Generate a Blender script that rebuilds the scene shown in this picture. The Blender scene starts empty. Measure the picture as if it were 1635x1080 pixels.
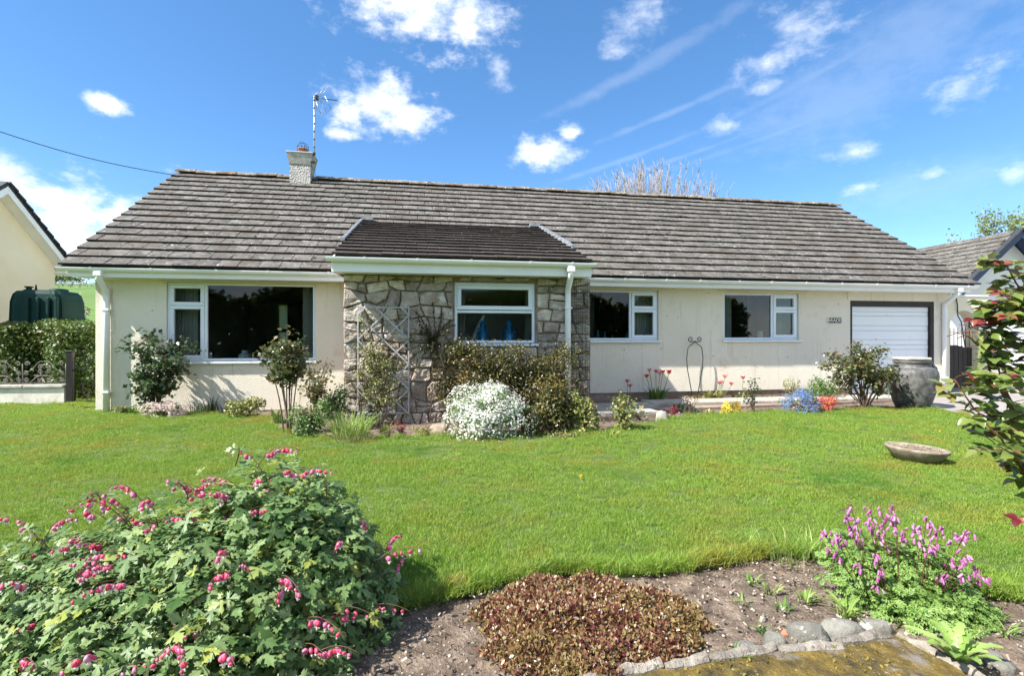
import bpy, math, random
import numpy as np
from mathutils import Vector, Matrix, noise
random.seed(7); RNG = np.random.default_rng(7)
sc = bpy.context.scene
COL = sc.collection
# ---------------- camera, sky, sun, exposure ----------------
F = 806.0; CX = 817.0; HY = 537.0; CAMH = 1.32          # focal length in photo pixels, horizon row, eye height
ALPHA = math.radians(10.0)                              # the bungalow's front is turned ten degrees
cam = bpy.data.cameras.new('camera'); camo = bpy.data.objects.new('camera', cam); COL.objects.link(camo)
camo.location = (0, 0, CAMH); camo.rotation_euler = (math.pi/2, 0, 0)
cam.sensor_width = 36; cam.lens = 36*F/1635; cam.clip_start = .05; cam.clip_end = 3000
cam.shift_y = -(540-HY)/1635; cam.shift_x = -(CX-817.5)/1635*-1*0
sc.camera = camo
U = Vector((math.cos(ALPHA), math.sin(ALPHA), 0)); Vv = Vector((-math.sin(ALPHA), math.cos(ALPHA), 0))
SUN_H = (0.90, 0.285)                                   # metres the light travels along / into the facade for each metre down
trav = (U*SUN_H[0] + Vv*SUN_H[1] + Vector((0, 0, -1))).normalized()
sl = bpy.data.lights.new('sun', 'SUN'); so = bpy.data.objects.new('sun', sl); COL.objects.link(so)
sl.energy = 4.5; sl.angle = math.radians(.53); sl.color = (1.0, .955, .88)
so.rotation_euler = trav.to_track_quat('-Z', 'Y').to_euler()
to_sun = -trav
W = bpy.data.worlds.new('World'); sc.world = W; W.use_nodes = True
def build_world():
    nt = W.node_tree; nt.nodes.clear(); N = nt.nodes.new; L = nt.links.new
    def math_(op, a, b=None, c=None):
        n = N('ShaderNodeMath'); n.operation = op
        for i, v in enumerate((a, b, c)):
            if v is None: continue
            if hasattr(v, 'links'): L(v, n.inputs[i])
            else: n.inputs[i].default_value = v
        return n.outputs[0]
    sky = N('ShaderNodeTexSky'); sky.sky_type = 'NISHITA'; sky.sun_disc = False
    sky.sun_elevation = math.asin(to_sun.z); sky.sun_rotation = math.atan2(to_sun.x, to_sun.y)
    sky.air_density = .75; sky.dust_density = .12; sky.ozone_density = 3.0; sky.altitude = 900
    gm = N('ShaderNodeHueSaturation'); gm.inputs['Saturation'].default_value = SKY_SAT; gm.inputs['Value'].default_value = SKY_VAL; gm.inputs['Hue'].default_value = .5; ga = N('ShaderNodeGamma'); ga.inputs['Gamma'].default_value = .78; L(sky.outputs[0], ga.inputs['Color']); L(ga.outputs[0], gm.inputs['Color'])
    skc = gm.outputs[0]
    tc = N('ShaderNodeTexCoord'); sep = N('ShaderNodeSeparateXYZ'); L(tc.outputs['Generated'], sep.inputs[0])
    az = math_('ARCTAN2', sep.outputs[0], sep.outputs[1]); el = math_('ARCSINE', sep.outputs[2])
    nz = N('ShaderNodeTexNoise'); nz.inputs['Scale'].default_value = 9; nz.inputs['Detail'].default_value = 9; nz.inputs['Roughness'].default_value = .62
    L(tc.outputs['Generated'], nz.inputs['Vector'])
    nb = N('ShaderNodeTexNoise'); nb.inputs['Scale'].default_value = 19; nb.inputs['Detail'].default_value = 8; nb.inputs['Roughness'].default_value = .65
    mp = N('ShaderNodeMapping'); mp.inputs['Scale'].default_value = (1, 1, 1.9); mp.inputs['Location'].default_value = (4.2, 1.1, 3.3); L(tc.outputs['Generated'], mp.inputs[0]); L(mp.outputs[0], nb.inputs['Vector'])
    def blob(px, py, rx, ry, rot=0.0):
        d = Vector(((px-CX)/F, 1, (HY-py)/F)); a0 = math.atan2(d.x, d.y); e0 = math.asin(d.z/d.length)
        ha = math.cos(a0)*1.0; rx = rx/F*ha*ha; ry = ry/F*ha
        dx = math_('SUBTRACT', az, a0); dy = math_('SUBTRACT', el, e0)
        c, s = math.cos(rot), math.sin(rot)
        qx = math_('ADD', math_('MULTIPLY', dx, c/rx), math_('MULTIPLY', dy, s/rx))
        qy = math_('ADD', math_('MULTIPLY', dx, -s/ry), math_('MULTIPLY', dy, c/ry))
        return math_('SUBTRACT', 1, math_('SQRT', math_('ADD', math_('MULTIPLY', qx, qx), math_('MULTIPLY', qy, qy))))
    def fold(lst):
        m = lst[0]
        for k in lst[1:]: m = math_('MAXIMUM', m, k)
        return m
    def smooth(x, lo, hi):
        n = N('ShaderNodeMapRange'); n.interpolation_type = 'SMOOTHSTEP'; n.inputs['From Min'].default_value = lo; n.inputs['From Max'].default_value = hi
        L(x, n.inputs[0]); return n.outputs[0]
    n1 = math_('SUBTRACT', nz.outputs['Fac'], .5); n2 = math_('SUBTRACT', nb.outputs['Fac'], .5)
    dense = fold([blob(*b) for b in [
        (665, -5, 175, 75), (740, 25, 70, 50), (600, 170, 100, 66), (655, 190, 70, 34), (560, 180, 55, 45), (550, 214, 45, 16), (165, 163, 60, 20),
        (868, 240, 72, 34), (912, 212, 30, 24), (90, 325, 230, 95), (60, 390, 160, 80), (190, 350, 100, 70)]])
    soft = fold([blob(*b) for b in [
        (1280, 48, 100, 55), (1225, 100, 75, 28), (1222, 140, 32, 20), (1148, 203, 52, 24), (1368, 243, 66, 18), (1490, 278, 62, 18), (1370, 300, 62, 20),
        (1620, 280, 50, 34), (1010, 30, 70, 40, .5), (1530, 140, 110, 50), (800, 118, 24, 24), (985, 80, 40, 20)]])
    wisp = fold([blob(*b) for b in [
        (1030, 105, 240, 14, .33), (1075, 178, 170, 7, .26), (1010, 250, 190, 6, .25), (1300, 190, 420, 8, .2), (1300, 120, 330, 12, .3), (1450, 60, 320, 70, .3), (1090, 250, 260, 5, .22),
        (1500, 300, 260, 60), (1350, 150, 330, 90, .2)]])
    # unseen cloud beside and behind the view, thickened to fill shaded walls with neutral light
    back = smooth(math_('ABSOLUTE', az), 1.0, 1.35)
    away = math_('MULTIPLY', smooth(math_('ADD', nz.outputs['Fac'], 0), .44, .58), back)
    a_d = smooth(math_('ADD', math_('MULTIPLY', dense, 1.0), math_('ADD', math_('MULTIPLY', n1, 1.9), math_('MULTIPLY', n2, 1.7))), .10, 1.1)
    a_s = math_('MULTIPLY', smooth(math_('ADD', math_('MULTIPLY', soft, .8), math_('ADD', math_('MULTIPLY', n1, 1.5), math_('MULTIPLY', n2, 2.0))), .1, 1.5), .72)
    a_w = math_('MULTIPLY', smooth(math_('ADD', wisp, math_('ADD', n1, math_('MULTIPLY', n2, 1.6))), .0, 1.0), .09)
    al = math_('MAXIMUM', math_('MAXIMUM', a_d, a_s), math_('MAXIMUM', a_w, math_('MULTIPLY', away, .8)))
    # cloud body: white with faintly grey-blue undersides
    nc = N('ShaderNodeTexNoise'); nc.inputs['Scale'].default_value = 7; nc.inputs['Detail'].default_value = 5; mp2 = N('ShaderNodeMapping'); mp2.inputs['Scale'].default_value = (1, 1, 2.5); mp2.inputs['Location'].default_value = (1, 7, 0)
    L(tc.outputs['Generated'], mp2.inputs[0]); L(mp2.outputs[0], nc.inputs['Vector'])
    cr = N('ShaderNodeValToRGB'); cr.color_ramp.elements[0].position = .36; cr.color_ramp.elements[1].position = .5
    k = CLOUD
    cr.color_ramp.elements[0].color = (.66*k, .74*k, .86*k, 1); cr.color_ramp.elements[1].color = (k, k, 1.0*k, 1); L(nc.outputs['Fac'], cr.inputs[0])
    vs = N('ShaderNodeVectorMath'); vs.operation = 'SCALE'; vs.inputs['Scale'].default_value = 1/SKYSTR; L(cr.outputs[0], vs.inputs[0])
    mx = N('ShaderNodeMixRGB'); L(al, mx.inputs[0]); L(skc, mx.inputs[1]); L(vs.outputs[0], mx.inputs[2])
    bg = N('ShaderNodeBackground'); bg.inputs['Strength'].default_value = SKYSTR; L(mx.outputs[0], bg.inputs[0])
    out = N('ShaderNodeOutputWorld'); L(bg.outputs[0], out.inputs[0])
SKYSTR = .14; SKY_SAT = 1.31; SKY_VAL = 1.12; CLOUD = .68
build_world()
vs_ = sc.view_settings; sc.display_settings.display_device = 'sRGB'; vs_.view_transform = 'Standard'; vs_.look = 'None'; vs_.exposure = 1.28; vs_.gamma = 1; vs_.use_curve_mapping = False
sc.render.engine = 'CYCLES'
cy = sc.cycles; cy.max_bounces = 6; cy.diffuse_bounces = 3; cy.glossy_bounces = 3; cy.transmission_bounces = 4; cy.transparent_max_bounces = 12; cy.use_adaptive_sampling = True; cy.adaptive_threshold = .02; cy.use_denoising = True
cy.caustics_reflective = False; cy.caustics_refractive = False

# ---------------- layout helpers: photo measurements turned into real positions ----------------
GX, GY = -7.32, 8.06; GP = Vector((GX, GY, 0)); GV = GP.dot(Vv)
def gp(x, y, z=0.0):                      # where a sight line meets the ground
    Z = (CAMH - z)*F/(y - HY); return Vector(((x-CX)/F*Z, Z, z))
def at(x, y, Z): return Vector(((x-CX)/F*Z, Z, CAMH + (HY-y)/F*Z))
def fac(x, y, t):                         # along and up on a plane parallel to the facade, t metres behind the gutter line
    r = (x-CX)/F; Z = (GV + t)/(math.cos(ALPHA) - r*math.sin(ALPHA)); X = r*Z
    s = (X-GX)*math.cos(ALPHA) + (Z-GY)*math.sin(ALPHA)
    return s, CAMH + (HY-y)/F*Z
def hw(s, t, z=0.0): return GP + U*s + Vv*t + Vector((0, 0, z))   # facade frame to world
# ---------------- object helpers ----------------
def tag(o, label=None, cat=None, group=None, kind=None):
    if label: o['label'] = label
    if cat: o['category'] = cat
    if group: o['group'] = group
    if kind: o['kind'] = kind
    return o
def empty(name, loc, rz=0.0, label=None, cat=None, group=None, kind=None):
    o = bpy.data.objects.new(name, None); COL.objects.link(o); o.location = loc; o.rotation_euler = (0, 0, rz); o.empty_display_size = .1
    return tag(o, label, cat, group, kind)
def link(name, me, parent=None, loc=(0, 0, 0), rot=(0, 0, 0), scale=(1, 1, 1)):
    o = bpy.data.objects.new(name, me); COL.objects.link(o); o.parent = parent; o.location = loc; o.rotation_euler = rot; o.scale = scale
    return o
class MB:
    def __init__(s): s.v = []; s.f = []; s.sm = []
    def add(s, vs, fs, smooth=False):
        k = len(s.v); s.v += [tuple(v) for v in vs]; s.f += [tuple(i+k for i in f) for f in fs]; s.sm += [smooth]*len(fs); return s
    def box(s, a, b):
        x0, y0, z0 = a; x1, y1, z1 = b
        return s.add([(x0,y0,z0),(x1,y0,z0),(x1,y1,z0),(x0,y1,z0),(x0,y0,z1),(x1,y0,z1),(x1,y1,z1),(x0,y1,z1)],
                     [(0,3,2,1),(4,5,6,7),(0,1,5,4),(1,2,6,5),(2,3,7,6),(3,0,4,7)])
    def bbox(s, a, b, w=.006):            # box with a chamfer on every edge
        x0, y0, z0 = a; x1, y1, z1 = b
        w = min(w, (x1-x0)*.45, (y1-y0)*.45, (z1-z0)*.45)
        X = (x0, x1); Y = (y0, y1); Z = (z0, z1); vs = []; idx = {}
        for i in (0, 1):
            for j in (0, 1):
                for k in (0, 1):
                    sx = w if i == 0 else -w; sy = w if j == 0 else -w; sz = w if k == 0 else -w
                    idx[i,j,k,0] = len(vs); vs.append((X[i], Y[j]+sy, Z[k]+sz))
                    idx[i,j,k,1] = len(vs); vs.append((X[i]+sx, Y[j], Z[k]+sz))
                    idx[i,j,k,2] = len(vs); vs.append((X[i]+sx, Y[j]+sy, Z[k]))
        g = lambda i,j,k,a: idx[i,j,k,a]
        fs = []
        fs.append((g(0,0,0,0), g(0,0,1,0), g(0,1,1,0), g(0,1,0,0))); fs.append((g(1,0,0,0), g(1,1,0,0), g(1,1,1,0), g(1,0,1,0)))
        fs.append((g(0,0,0,1), g(1,0,0,1), g(1,0,1,1), g(0,0,1,1))); fs.append((g(0,1,0,1), g(0,1,1,1), g(1,1,1,1), g(1,1,0,1)))
        fs.append((g(0,0,0,2), g(0,1,0,2), g(1,1,0,2), g(1,0,0,2))); fs.append((g(0,0,1,2), g(1,0,1,2), g(1,1,1,2), g(0,1,1,2)))
        for i in (0,1):
            for j in (0,1): fs.append((g(i,j,0,0), g(i,j,0,1), g(i,j,1,1), g(i,j,1,0)) if i == j else (g(i,j,0,0), g(i,j,1,0), g(i,j,1,1), g(i,j,0,1)))
            for k in (0,1): fs.append((g(i,0,k,0), g(i,1,k,0), g(i,1,k,2), g(i,0,k,2)) if i == k else (g(i,0,k,0), g(i,0,k,2), g(i,1,k,2), g(i,1,k,0)))
        for j in (0,1):
            for k in (0,1): fs.append((g(0,j,k,1), g(0,j,k,2), g(1,j,k,2), g(1,j,k,1)) if j == k else (g(0,j,k,1), g(1,j,k,1), g(1,j,k,2), g(0,j,k,2)))
        for i in (0,1):
            for j in (0,1):
                for k in (0,1): fs.append((g(i,j,k,0), g(i,j,k,1), g(i,j,k,2)) if (i+j+k) % 2 == 1 else (g(i,j,k,0), g(i,j,k,2), g(i,j,k,1)))
        return s.add(vs, fs)
    def tube(s, pts, r, n=6, cap=True, smooth=True):
        pts = [Vector(p) for p in pts]; m = len(pts)
        rr = r if hasattr(r, '__len__') else [r]*m
        ref = None; ring = []
        for i, p in enumerate(pts):
            d = (pts[min(i+1, m-1)] - pts[max(i-1, 0)])
            d = d.normalized() if d.length > 1e-9 else Vector((0, 0, 1))
            if ref is None: ref = d.orthogonal().normalized()
            ref = (ref - d*ref.dot(d)); ref = ref.normalized() if ref.length > 1e-6 else d.orthogonal().normalized()
            b = d.cross(ref)
            ring += [p + (ref*math.cos(2*math.pi*k/n) + b*math.sin(2*math.pi*k/n))*rr[i] for k in range(n)]
        fs = [(i*n+k, i*n+(k+1)%n, (i+1)*n+(k+1)%n, (i+1)*n+k) for i in range(m-1) for k in range(n)]
        if cap: fs += [tuple(range(n-1, -1, -1)), tuple((m-1)*n+k for k in range(n))]
        return s.add(ring, fs, smooth)
    def prism(s, poly, ax, a, b):         # poly: 2-D outline in the other two axes, extruded along axis ax from a to b
        def mk(p, q): 
            l = [p[0], p[1]]; l.insert(ax, q); return tuple(l)
        n = len(poly)
        return s.add([mk(p, a) for p in poly] + [mk(p, b) for p in poly],
                     [tuple(range(n)), tuple(range(2*n-1, n-1, -1))] + [(i, n+i, n+(i+1)%n, (i+1)%n) for i in range(n)])
    def lathe(s, prof, c=(0,0,0), n=24):
        vs = []; m = len(prof)
        for r, z in prof: vs += [(c[0]+r*math.cos(2*math.pi*k/n), c[1]+r*math.sin(2*math.pi*k/n), c[2]+z) for k in range(n)]
        fs = [(i*n+k, i*n+(k+1)%n, (i+1)*n+(k+1)%n, (i+1)*n+k) for i in range(m-1) for k in range(n)]
        return s.add(vs, fs, True).add([vs[k] for k in range(n)], [tuple(range(n-1,-1,-1))]).add([vs[(m-1)*n+k] for k in range(n)], [tuple(range(n))])
    def mesh(s, name, mat=None):
        me = bpy.data.meshes.new(name); me.from_pydata(s.v, [], s.f)
        me.polygons.foreach_set('use_smooth', s.sm)
        for m in (mat if isinstance(mat, (list, tuple)) else [mat]):
            if m: me.materials.append(m)
        me.update(); return me
    def build(s, name, mat=None, parent=None, loc=(0,0,0), rot=(0,0,0), kind=None, fixn=False):
        me = s.mesh(name, mat)
        if fixn:
            import bmesh
            bm = bmesh.new(); bm.from_mesh(me); bmesh.ops.recalc_face_normals(bm, faces=bm.faces); bm.to_mesh(me); bm.free()
        o = link(name, me, parent, loc, rot)
        if kind: o['kind'] = kind
        return o
def np_mesh(name, V, Fa, mats, fm=None, smooth=False):
    me = bpy.data.meshes.new(name); n, k = Fa.shape
    me.vertices.add(len(V)); me.vertices.foreach_set('co', np.asarray(V, dtype=np.float32).ravel())
    me.loops.add(n*k); me.loops.foreach_set('vertex_index', Fa.astype(np.int32).ravel())
    me.polygons.add(n); me.polygons.foreach_set('loop_start', np.arange(0, n*k, k, dtype=np.int32))
    if smooth: me.polygons.foreach_set('use_smooth', np.ones(n, dtype=bool))
    for m in (mats if isinstance(mats, (list, tuple)) else [mats]): me.materials.append(m)
    if fm is not None: me.polygons.foreach_set('material_index', fm.astype(np.int32))
    me.update(calc_edges=True); me.validate(); return me
# leaf templates: tip along +x, normal +z, triangles only
def T(vs, fs): return np.array(vs, float), np.array(fs, int)
LEAF4 = T([(0,0,0),(.5,.28,.06),(.5,-.28,.06),(1,0,-.04),(.5,0,0)], [(0,4,1),(0,2,4),(4,3,1),(4,2,3)])
LEAFW = T([(0,0,0),(.45,.42,.08),(.45,-.42,.08),(1,0,-.05),(.5,0,0)], [(0,4,1),(0,2,4),(4,3,1),(4,2,3)])
BLADE = T([(0,-.02,0),(0,.02,0),(.5,-.018,.0),(.5,.018,.0),(1,0,0)], [(0,2,3),(0,3,1),(2,4,3)])
def flor5():
    vs = [(0,0,0)]; fs = []
    for k in range(5):
        a = 2*math.pi*k/5
        for da, r, z in ((-.42, .62, .08), (0, 1.0, .02), (.42, .62, .08)):
            vs.append((r*.5*math.cos(a+da), r*.5*math.sin(a+da), z))
        i = 1+3*k; fs += [(0, i, i+1), (0, i+1, i+2)]
    return T(vs, fs)
FLOR = flor5()
def rose_leaf():
    xs = [0, .1, .28, .47, .67, .85, 1.0]; ws = [0, .17, .32, .345, .25, .10, 0]
    vs = []; fs = []
    for i, (x, w) in enumerate(zip(xs, ws)):
        d = -.24*x*x
        vs += [(x, w, d + .32*w), (x, 0, d), (x, -w, d + .32*w)]
    for i in range(len(xs)-1):
        a = 3*i; b = a+3
        for p in (0, 1): fs += [(a+p, a+p+1, b+p+1), (a+p, b+p+1, b+p)]
    return T(vs, fs)
ROSELEAF = rose_leaf()
def lobed():
    out = [(0,.02),(.22,.05),(.24,.16),(.20,.34),(.30,.50),(.34,.40),(.43,.50),(.42,.34),(.50,.34),(.40,.18),(.44,.09),(.60,.10),(.66,.24),(.72,.15),(.86,.19),(.84,.07),(1.05,0)]
    pts = [(x, y) for x, y in out] + [(x, -y) for x, y in out[-2::-1]]
    vs = [(.34, 0, .02)]
    for x, y in pts: vs.append((x, y, .16*abs(y) - .14*x*x + (-.08 if abs(y) > .3 else 0)))
    n = len(pts)
    return T(vs, [(0, 1+(i+1) % n, 1+i) for i in range(n-1)])
LOBED = lobed()
def ferny():
    vs = []; fs = []
    def lf(x0, y0, a, l, w):
        k = len(vs); c, s = math.cos(a), math.sin(a)
        for u, v, z in ((0,0,0),(.5,.5,.03),(.5,-.5,.03),(1,0,-.02)):
            vs.append((x0 + l*u*c - w*v*s, y0 + l*u*s + w*v*c, z - .12*(x0+l*u*c)**2))
        fs.append((k, k+3, k+1)); fs.append((k, k+2, k+3))
    for x, l in ((.15,.26),(.35,.36),(.55,.34),(.74,.24)):
        for sgn in (1, -1): lf(x, 0, sgn*.85, l, .15); lf(x+l*.3, sgn*l*.45, sgn*.35, l*.55, .1)
    lf(0, 0, 0, .9, .08); lf(.8, 0, 0, .25, .13)
    return T(vs, fs)
FERNY = ferny()
def frames(nrm, rng, spread=.5, droop=.3, tipdir=None):
    n = len(nrm); a = nrm + spread*rng.normal(size=(n, 3)); a /= np.linalg.norm(a, axis=1)[:, None] + 1e-9
    t = rng.normal(size=(n, 3)) if tipdir is None else tipdir + .5*rng.normal(size=(n, 3))
    t[:, 2] -= droop; t -= a*np.sum(t*a, axis=1)[:, None]; t /= np.linalg.norm(t, axis=1)[:, None] + 1e-9
    b = np.cross(a, t); return np.stack([t, b, a], axis=2)
def stamp(tpl, pos, R, size):
    V0, F0 = tpl; n = len(pos)
    V = np.einsum('nij,kj->nki', R, V0)*np.asarray(size).reshape(-1, 1, 1) + pos[:, None, :]
    Fa = (F0[None] + (np.arange(n)*len(V0))[:, None, None]).reshape(-1, F0.shape[1])
    return V.reshape(-1, 3), Fa
def leafmesh(name, tpl, pos, nrm, size, mat, rng, spread=.5, droop=.3, var=.35, tipdir=None, parent=None, kind='stuff'):
    pos = np.asarray(pos, float); R = frames(np.asarray(nrm, float), rng, spread, droop, tipdir)
    sz = size*(1 + var*rng.uniform(-1, 1, len(pos)))
    V, Fa = stamp(tpl, pos, R, sz); me = np_mesh(name, V, Fa, mat)
    o = link(name, me, parent)
    if kind: o['kind'] = kind
    return o
# ---------------- materials ----------------
def mk(name):
    m = bpy.data.materials.new(name); m.use_nodes = True; nt = m.node_tree; nt.nodes.clear()
    return m, nt, nt.nodes.new, nt.links.new
def ramp(N, L, fac_, stops):
    r = N('ShaderNodeValToRGB'); e = r.color_ramp.elements
    while len(e) < len(stops): e.new(.5)
    for k, (p, c) in enumerate(stops): e[k].position = p; e[k].color = (*c, 1)
    L(fac_, r.inputs[0]); return r.outputs[0]
def noise_(N, L, vec, scale, detail=4, rough=.55, typ='ShaderNodeTexNoise'):
    n = N(typ); n.inputs['Scale'].default_value = scale
    if 'Detail' in n.inputs and typ == 'ShaderNodeTexNoise': n.inputs['Detail'].default_value = detail; n.inputs['Roughness'].default_value = rough
    L(vec, n.inputs['Vector']); return n
def noisy(name, stops, scale=3, detail=5, rough=.8, bump=.3, bscale=40, bdist=.01, voro=False, metal=0, spec=.5, spots=None, perobj=0.0, coat=0):
    m, nt, N, L = mk(name); g = N('ShaderNodeNewGeometry'); vec = g.outputs['Position']
    n = noise_(N, L, vec, scale, detail, .6); c = ramp(N, L, n.outputs['Fac'], stops)
    if perobj:
        oi = N('ShaderNodeObjectInfo'); ad = N('ShaderNodeMath'); ad.operation = 'ADD'; L(oi.outputs['Random'], ad.inputs[0]); L(g.outputs['Random Per Island'], ad.inputs[1])
        fr = N('ShaderNodeMath'); fr.operation = 'FRACT'; L(ad.outputs[0], fr.inputs[0])
        mr = N('ShaderNodeMapRange'); L(fr.outputs[0], mr.inputs[0]); mr.inputs['To Min'].default_value = 1-perobj; mr.inputs['To Max'].default_value = 1+perobj*.8
        h = N('ShaderNodeHueSaturation'); L(c, h.inputs['Color']); L(mr.outputs[0], h.inputs['Value']); c = h.outputs[0]
    for sp in (spots or []):
        vec = g.outputs['Position']
        if len(sp) > 4:
            mp = N('ShaderNodeMapping'); mp.inputs['Scale'].default_value = sp[4]; L(vec, mp.inputs[0]); vec = mp.outputs[0]              # (scale, low, high, colour): blotches of their own shape
        s_ = noise_(N, L, vec, sp[0], 6, .65); mr = N('ShaderNodeMapRange'); mr.inputs['From Min'].default_value = sp[1]; mr.inputs['From Max'].default_value = sp[2]; L(s_.outputs['Fac'], mr.inputs[0])
        x = N('ShaderNodeMixRGB'); L(mr.outputs[0], x.inputs[0]); L(c, x.inputs[1]); x.inputs[2].default_value = (*sp[3], 1); c = x.outputs[0]
    vec = g.outputs['Position']
    p = N('ShaderNodeBsdfPrincipled'); L(c, p.inputs['Base Color']); p.inputs['Roughness'].default_value = rough; p.inputs['Metallic'].default_value = metal; p.inputs['Specular IOR Level'].default_value = spec; p.inputs['Coat Weight'].default_value = coat
    if bump:
        if voro: b_ = noise_(N, L, vec, bscale, typ='ShaderNodeTexVoronoi'); h_ = b_.outputs['Distance']
        else: b_ = noise_(N, L, vec, bscale, 6, .6); h_ = b_.outputs['Fac']
        bp = N('ShaderNodeBump'); bp.inputs['Strength'].default_value = bump; bp.inputs['Distance'].default_value = bdist; L(h_, bp.inputs['Height']); L(bp.outputs[0], p.inputs['Normal'])
    o = N('ShaderNodeOutputMaterial'); L(p.outputs[0], o.inputs[0]); return m
def leafmat(name, stops, rough=.42, trans=.3, spec=.45, patch=None, tcol=1.25):
    m, nt, N, L = mk(name); g = N('ShaderNodeNewGeometry'); oi = N('ShaderNodeObjectInfo')
    ad = N('ShaderNodeMath'); ad.operation = 'ADD'; L(oi.outputs['Random'], ad.inputs[0]); L(g.outputs['Random Per Island'], ad.inputs[1])
    fr = N('ShaderNodeMath'); fr.operation = 'FRACT'; L(ad.outputs[0], fr.inputs[0])
    c = ramp(N, L, fr.outputs[0], stops)
    for sc_, lo, hi, col in (patch or []):
        n = noise_(N, L, g.outputs['Position'], sc_, 4, .6); mr = N('ShaderNodeMapRange'); mr.inputs['From Min'].default_value = lo; mr.inputs['From Max'].default_value = hi; L(n.outputs['Fac'], mr.inputs[0])
        x = N('ShaderNodeMixRGB'); L(mr.outputs[0], x.inputs[0]); L(c, x.inputs[1]); x.inputs[2].default_value = (*col, 1); c = x.outputs[0]
    p = N('ShaderNodeBsdfPrincipled'); L(c, p.inputs['Base Color']); p.inputs['Roughness'].default_value = rough; p.inputs['Specular IOR Level'].default_value = spec
    t = N('ShaderNodeBsdfTranslucent'); h = N('ShaderNodeHueSaturation'); h.inputs['Value'].default_value = tcol; h.inputs['Hue'].default_value = .49; L(c, h.inputs['Color']); L(h.outputs[0], t.inputs['Color'])
    x = N('ShaderNodeMixShader'); x.inputs[0].default_value = trans; L(p.outputs[0], x.inputs[1]); L(t.outputs[0], x.inputs[2])
    o = N('ShaderNodeOutputMaterial'); L(x.outputs[0], o.inputs[0]); return m
def glassmat(name):
    m, nt, N, L = mk(name); t = N('ShaderNodeBsdfTransparent'); t.inputs[0].default_value = (.8, .84, .84, 1)
    g = N('ShaderNodeBsdfGlossy'); g.inputs['Roughness'].default_value = .015; fr = N('ShaderNodeFresnel'); fr.inputs[0].default_value = 1.5
    mu = N('ShaderNodeMath'); mu.operation = 'MULTIPLY'; mu.inputs[1].default_value = .8; L(fr.outputs[0], mu.inputs[0])
    x = N('ShaderNodeMixShader'); L(mu.outputs[0], x.inputs[0]); L(t.outputs[0], x.inputs[1]); L(g.outputs[0], x.inputs[2])
    o = N('ShaderNodeOutputMaterial'); L(x.outputs[0], o.inputs[0]); return m
M = {}
M['render'] = noisy('pebble_dash', [(.3, (.82,.755,.62)), (.7, (.90,.84,.725))], 1.1, 6, .95, .75, 80, .011, True, spec=.2, spots=[(2.2,.56,.75,(.74,.66,.51)), (5,.58,.78,(.62,.55,.42),(1.6,1.6,.12)), (95,.62,.70,(.56,.50,.41))])
M['upvc'] = noisy('white_upvc', [(.3, (.80,.80,.80)), (.7, (.88,.88,.88))], 1.5, 4, .3, 0)
M['upvc_frame'] = noisy('blue_white_window_plastic', [(.3, (.72,.79,.88)), (.7, (.82,.88,.94))], 2, 4, .28, 0)
M['tile'] = noisy('weathered_concrete_tile', [(.25, (.070,.065,.057)), (.5, (.126,.118,.107)), (.8, (.205,.194,.178))], 5, 8, .93, .5, 90, .006, spec=.25, perobj=.2,
                  spots=[(6,.6,.70,(.25,.235,.21)), (13,.625,.665,(.48,.47,.44)), (12,.42,.37,(.018,.014,.01)), (1.2,.52,.7,(.10,.082,.066))])
M['tile_edge'] = noisy('grimy_shaded_tile_edge', [(.3,(.012,.01,.008)),(.7,(.035,.03,.024))], 9, 5, .95, .4, 60)  # grime, with the shade on the tile butts also painted in as near-black
M['ridge'] = noisy('lichen_ridge', [(.3,(.09,.075,.06)), (.5,(.19,.155,.12)), (.75,(.34,.31,.27))], 6, 8, .95, .6, 60, .012, perobj=.25, spots=[(8,.60,.66,(.38,.19,.08)), (14,.6,.66,(.62,.58,.5)), (9,.42,.34,(.04,.03,.02))])
M['moss_tile'] = noisy('mossy_dark_tile', [(.3,(.035,.029,.024)), (.6,(.075,.06,.05)), (.8,(.13,.115,.1))], 6, 8, .95, .7, 60, .012, perobj=.3, spots=[(9,.66,.72,(.42,.41,.39)), (5,.56,.68,(.10,.055,.032))])
M['stone'] = noisy('limestone', [(.25,(.26,.205,.16)), (.5,(.47,.40,.335)), (.75,(.70,.645,.58))], 6, 9, .92, 1.0, 22, .04, perobj=.42, spots=[(1.8,.54,.66,(.33,.225,.155)), (5,.60,.68,(.66,.64,.60)), (17,.36,.30,(.05,.045,.035))])
M['mortar'] = noisy('mortar', [(.3,(.20,.15,.115)), (.7,(.37,.29,.235))], 8, 6, .95, .6, 50, .01, spots=[(3,.5,.64,(.26,.15,.105))])
M['glass'] = glassmat('window_glass')
M['dark'] = noisy('dark_frame_wood', [(.3,(.012,.01,.009)), (.7,(.03,.022,.018))], 8, 4, .6, .2, 60)
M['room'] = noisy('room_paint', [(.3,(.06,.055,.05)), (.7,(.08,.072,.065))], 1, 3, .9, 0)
M['curtain'] = noisy('pale_curtain_cloth', [(.3,(.55,.53,.46)), (.7,(.7,.68,.6))], 4, 3, .9, .2, 90)
M['door'] = noisy('white_painted_garage_door', [(.3,(.80,.84,.88)), (.7,(.87,.90,.93))], 1.2, 5, .4, .1, 30, spots=[(3,.62,.8,(.6,.63,.66))])
M['lead'] = noisy('lead_flashing', [(.3,(.14,.15,.17)), (.7,(.34,.36,.38))], 9, 5, .5, .3, 30)
M['chimney'] = noisy('roughcast_chimney', [(.3,(.36,.34,.32)), (.7,(.58,.56,.53))], 9, 6, .95, 1.0, 34, .03, True)
M['cement'] = noisy('old_cement', [(.3,(.3,.28,.24)), (.7,(.5,.48,.44))], 7, 6, .95, .5, 40, .01)
M['terracotta'] = noisy('terracotta', [(.3,(.36,.13,.07)), (.7,(.48,.2,.11))], 9, 4, .8, .2, 30)
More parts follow.
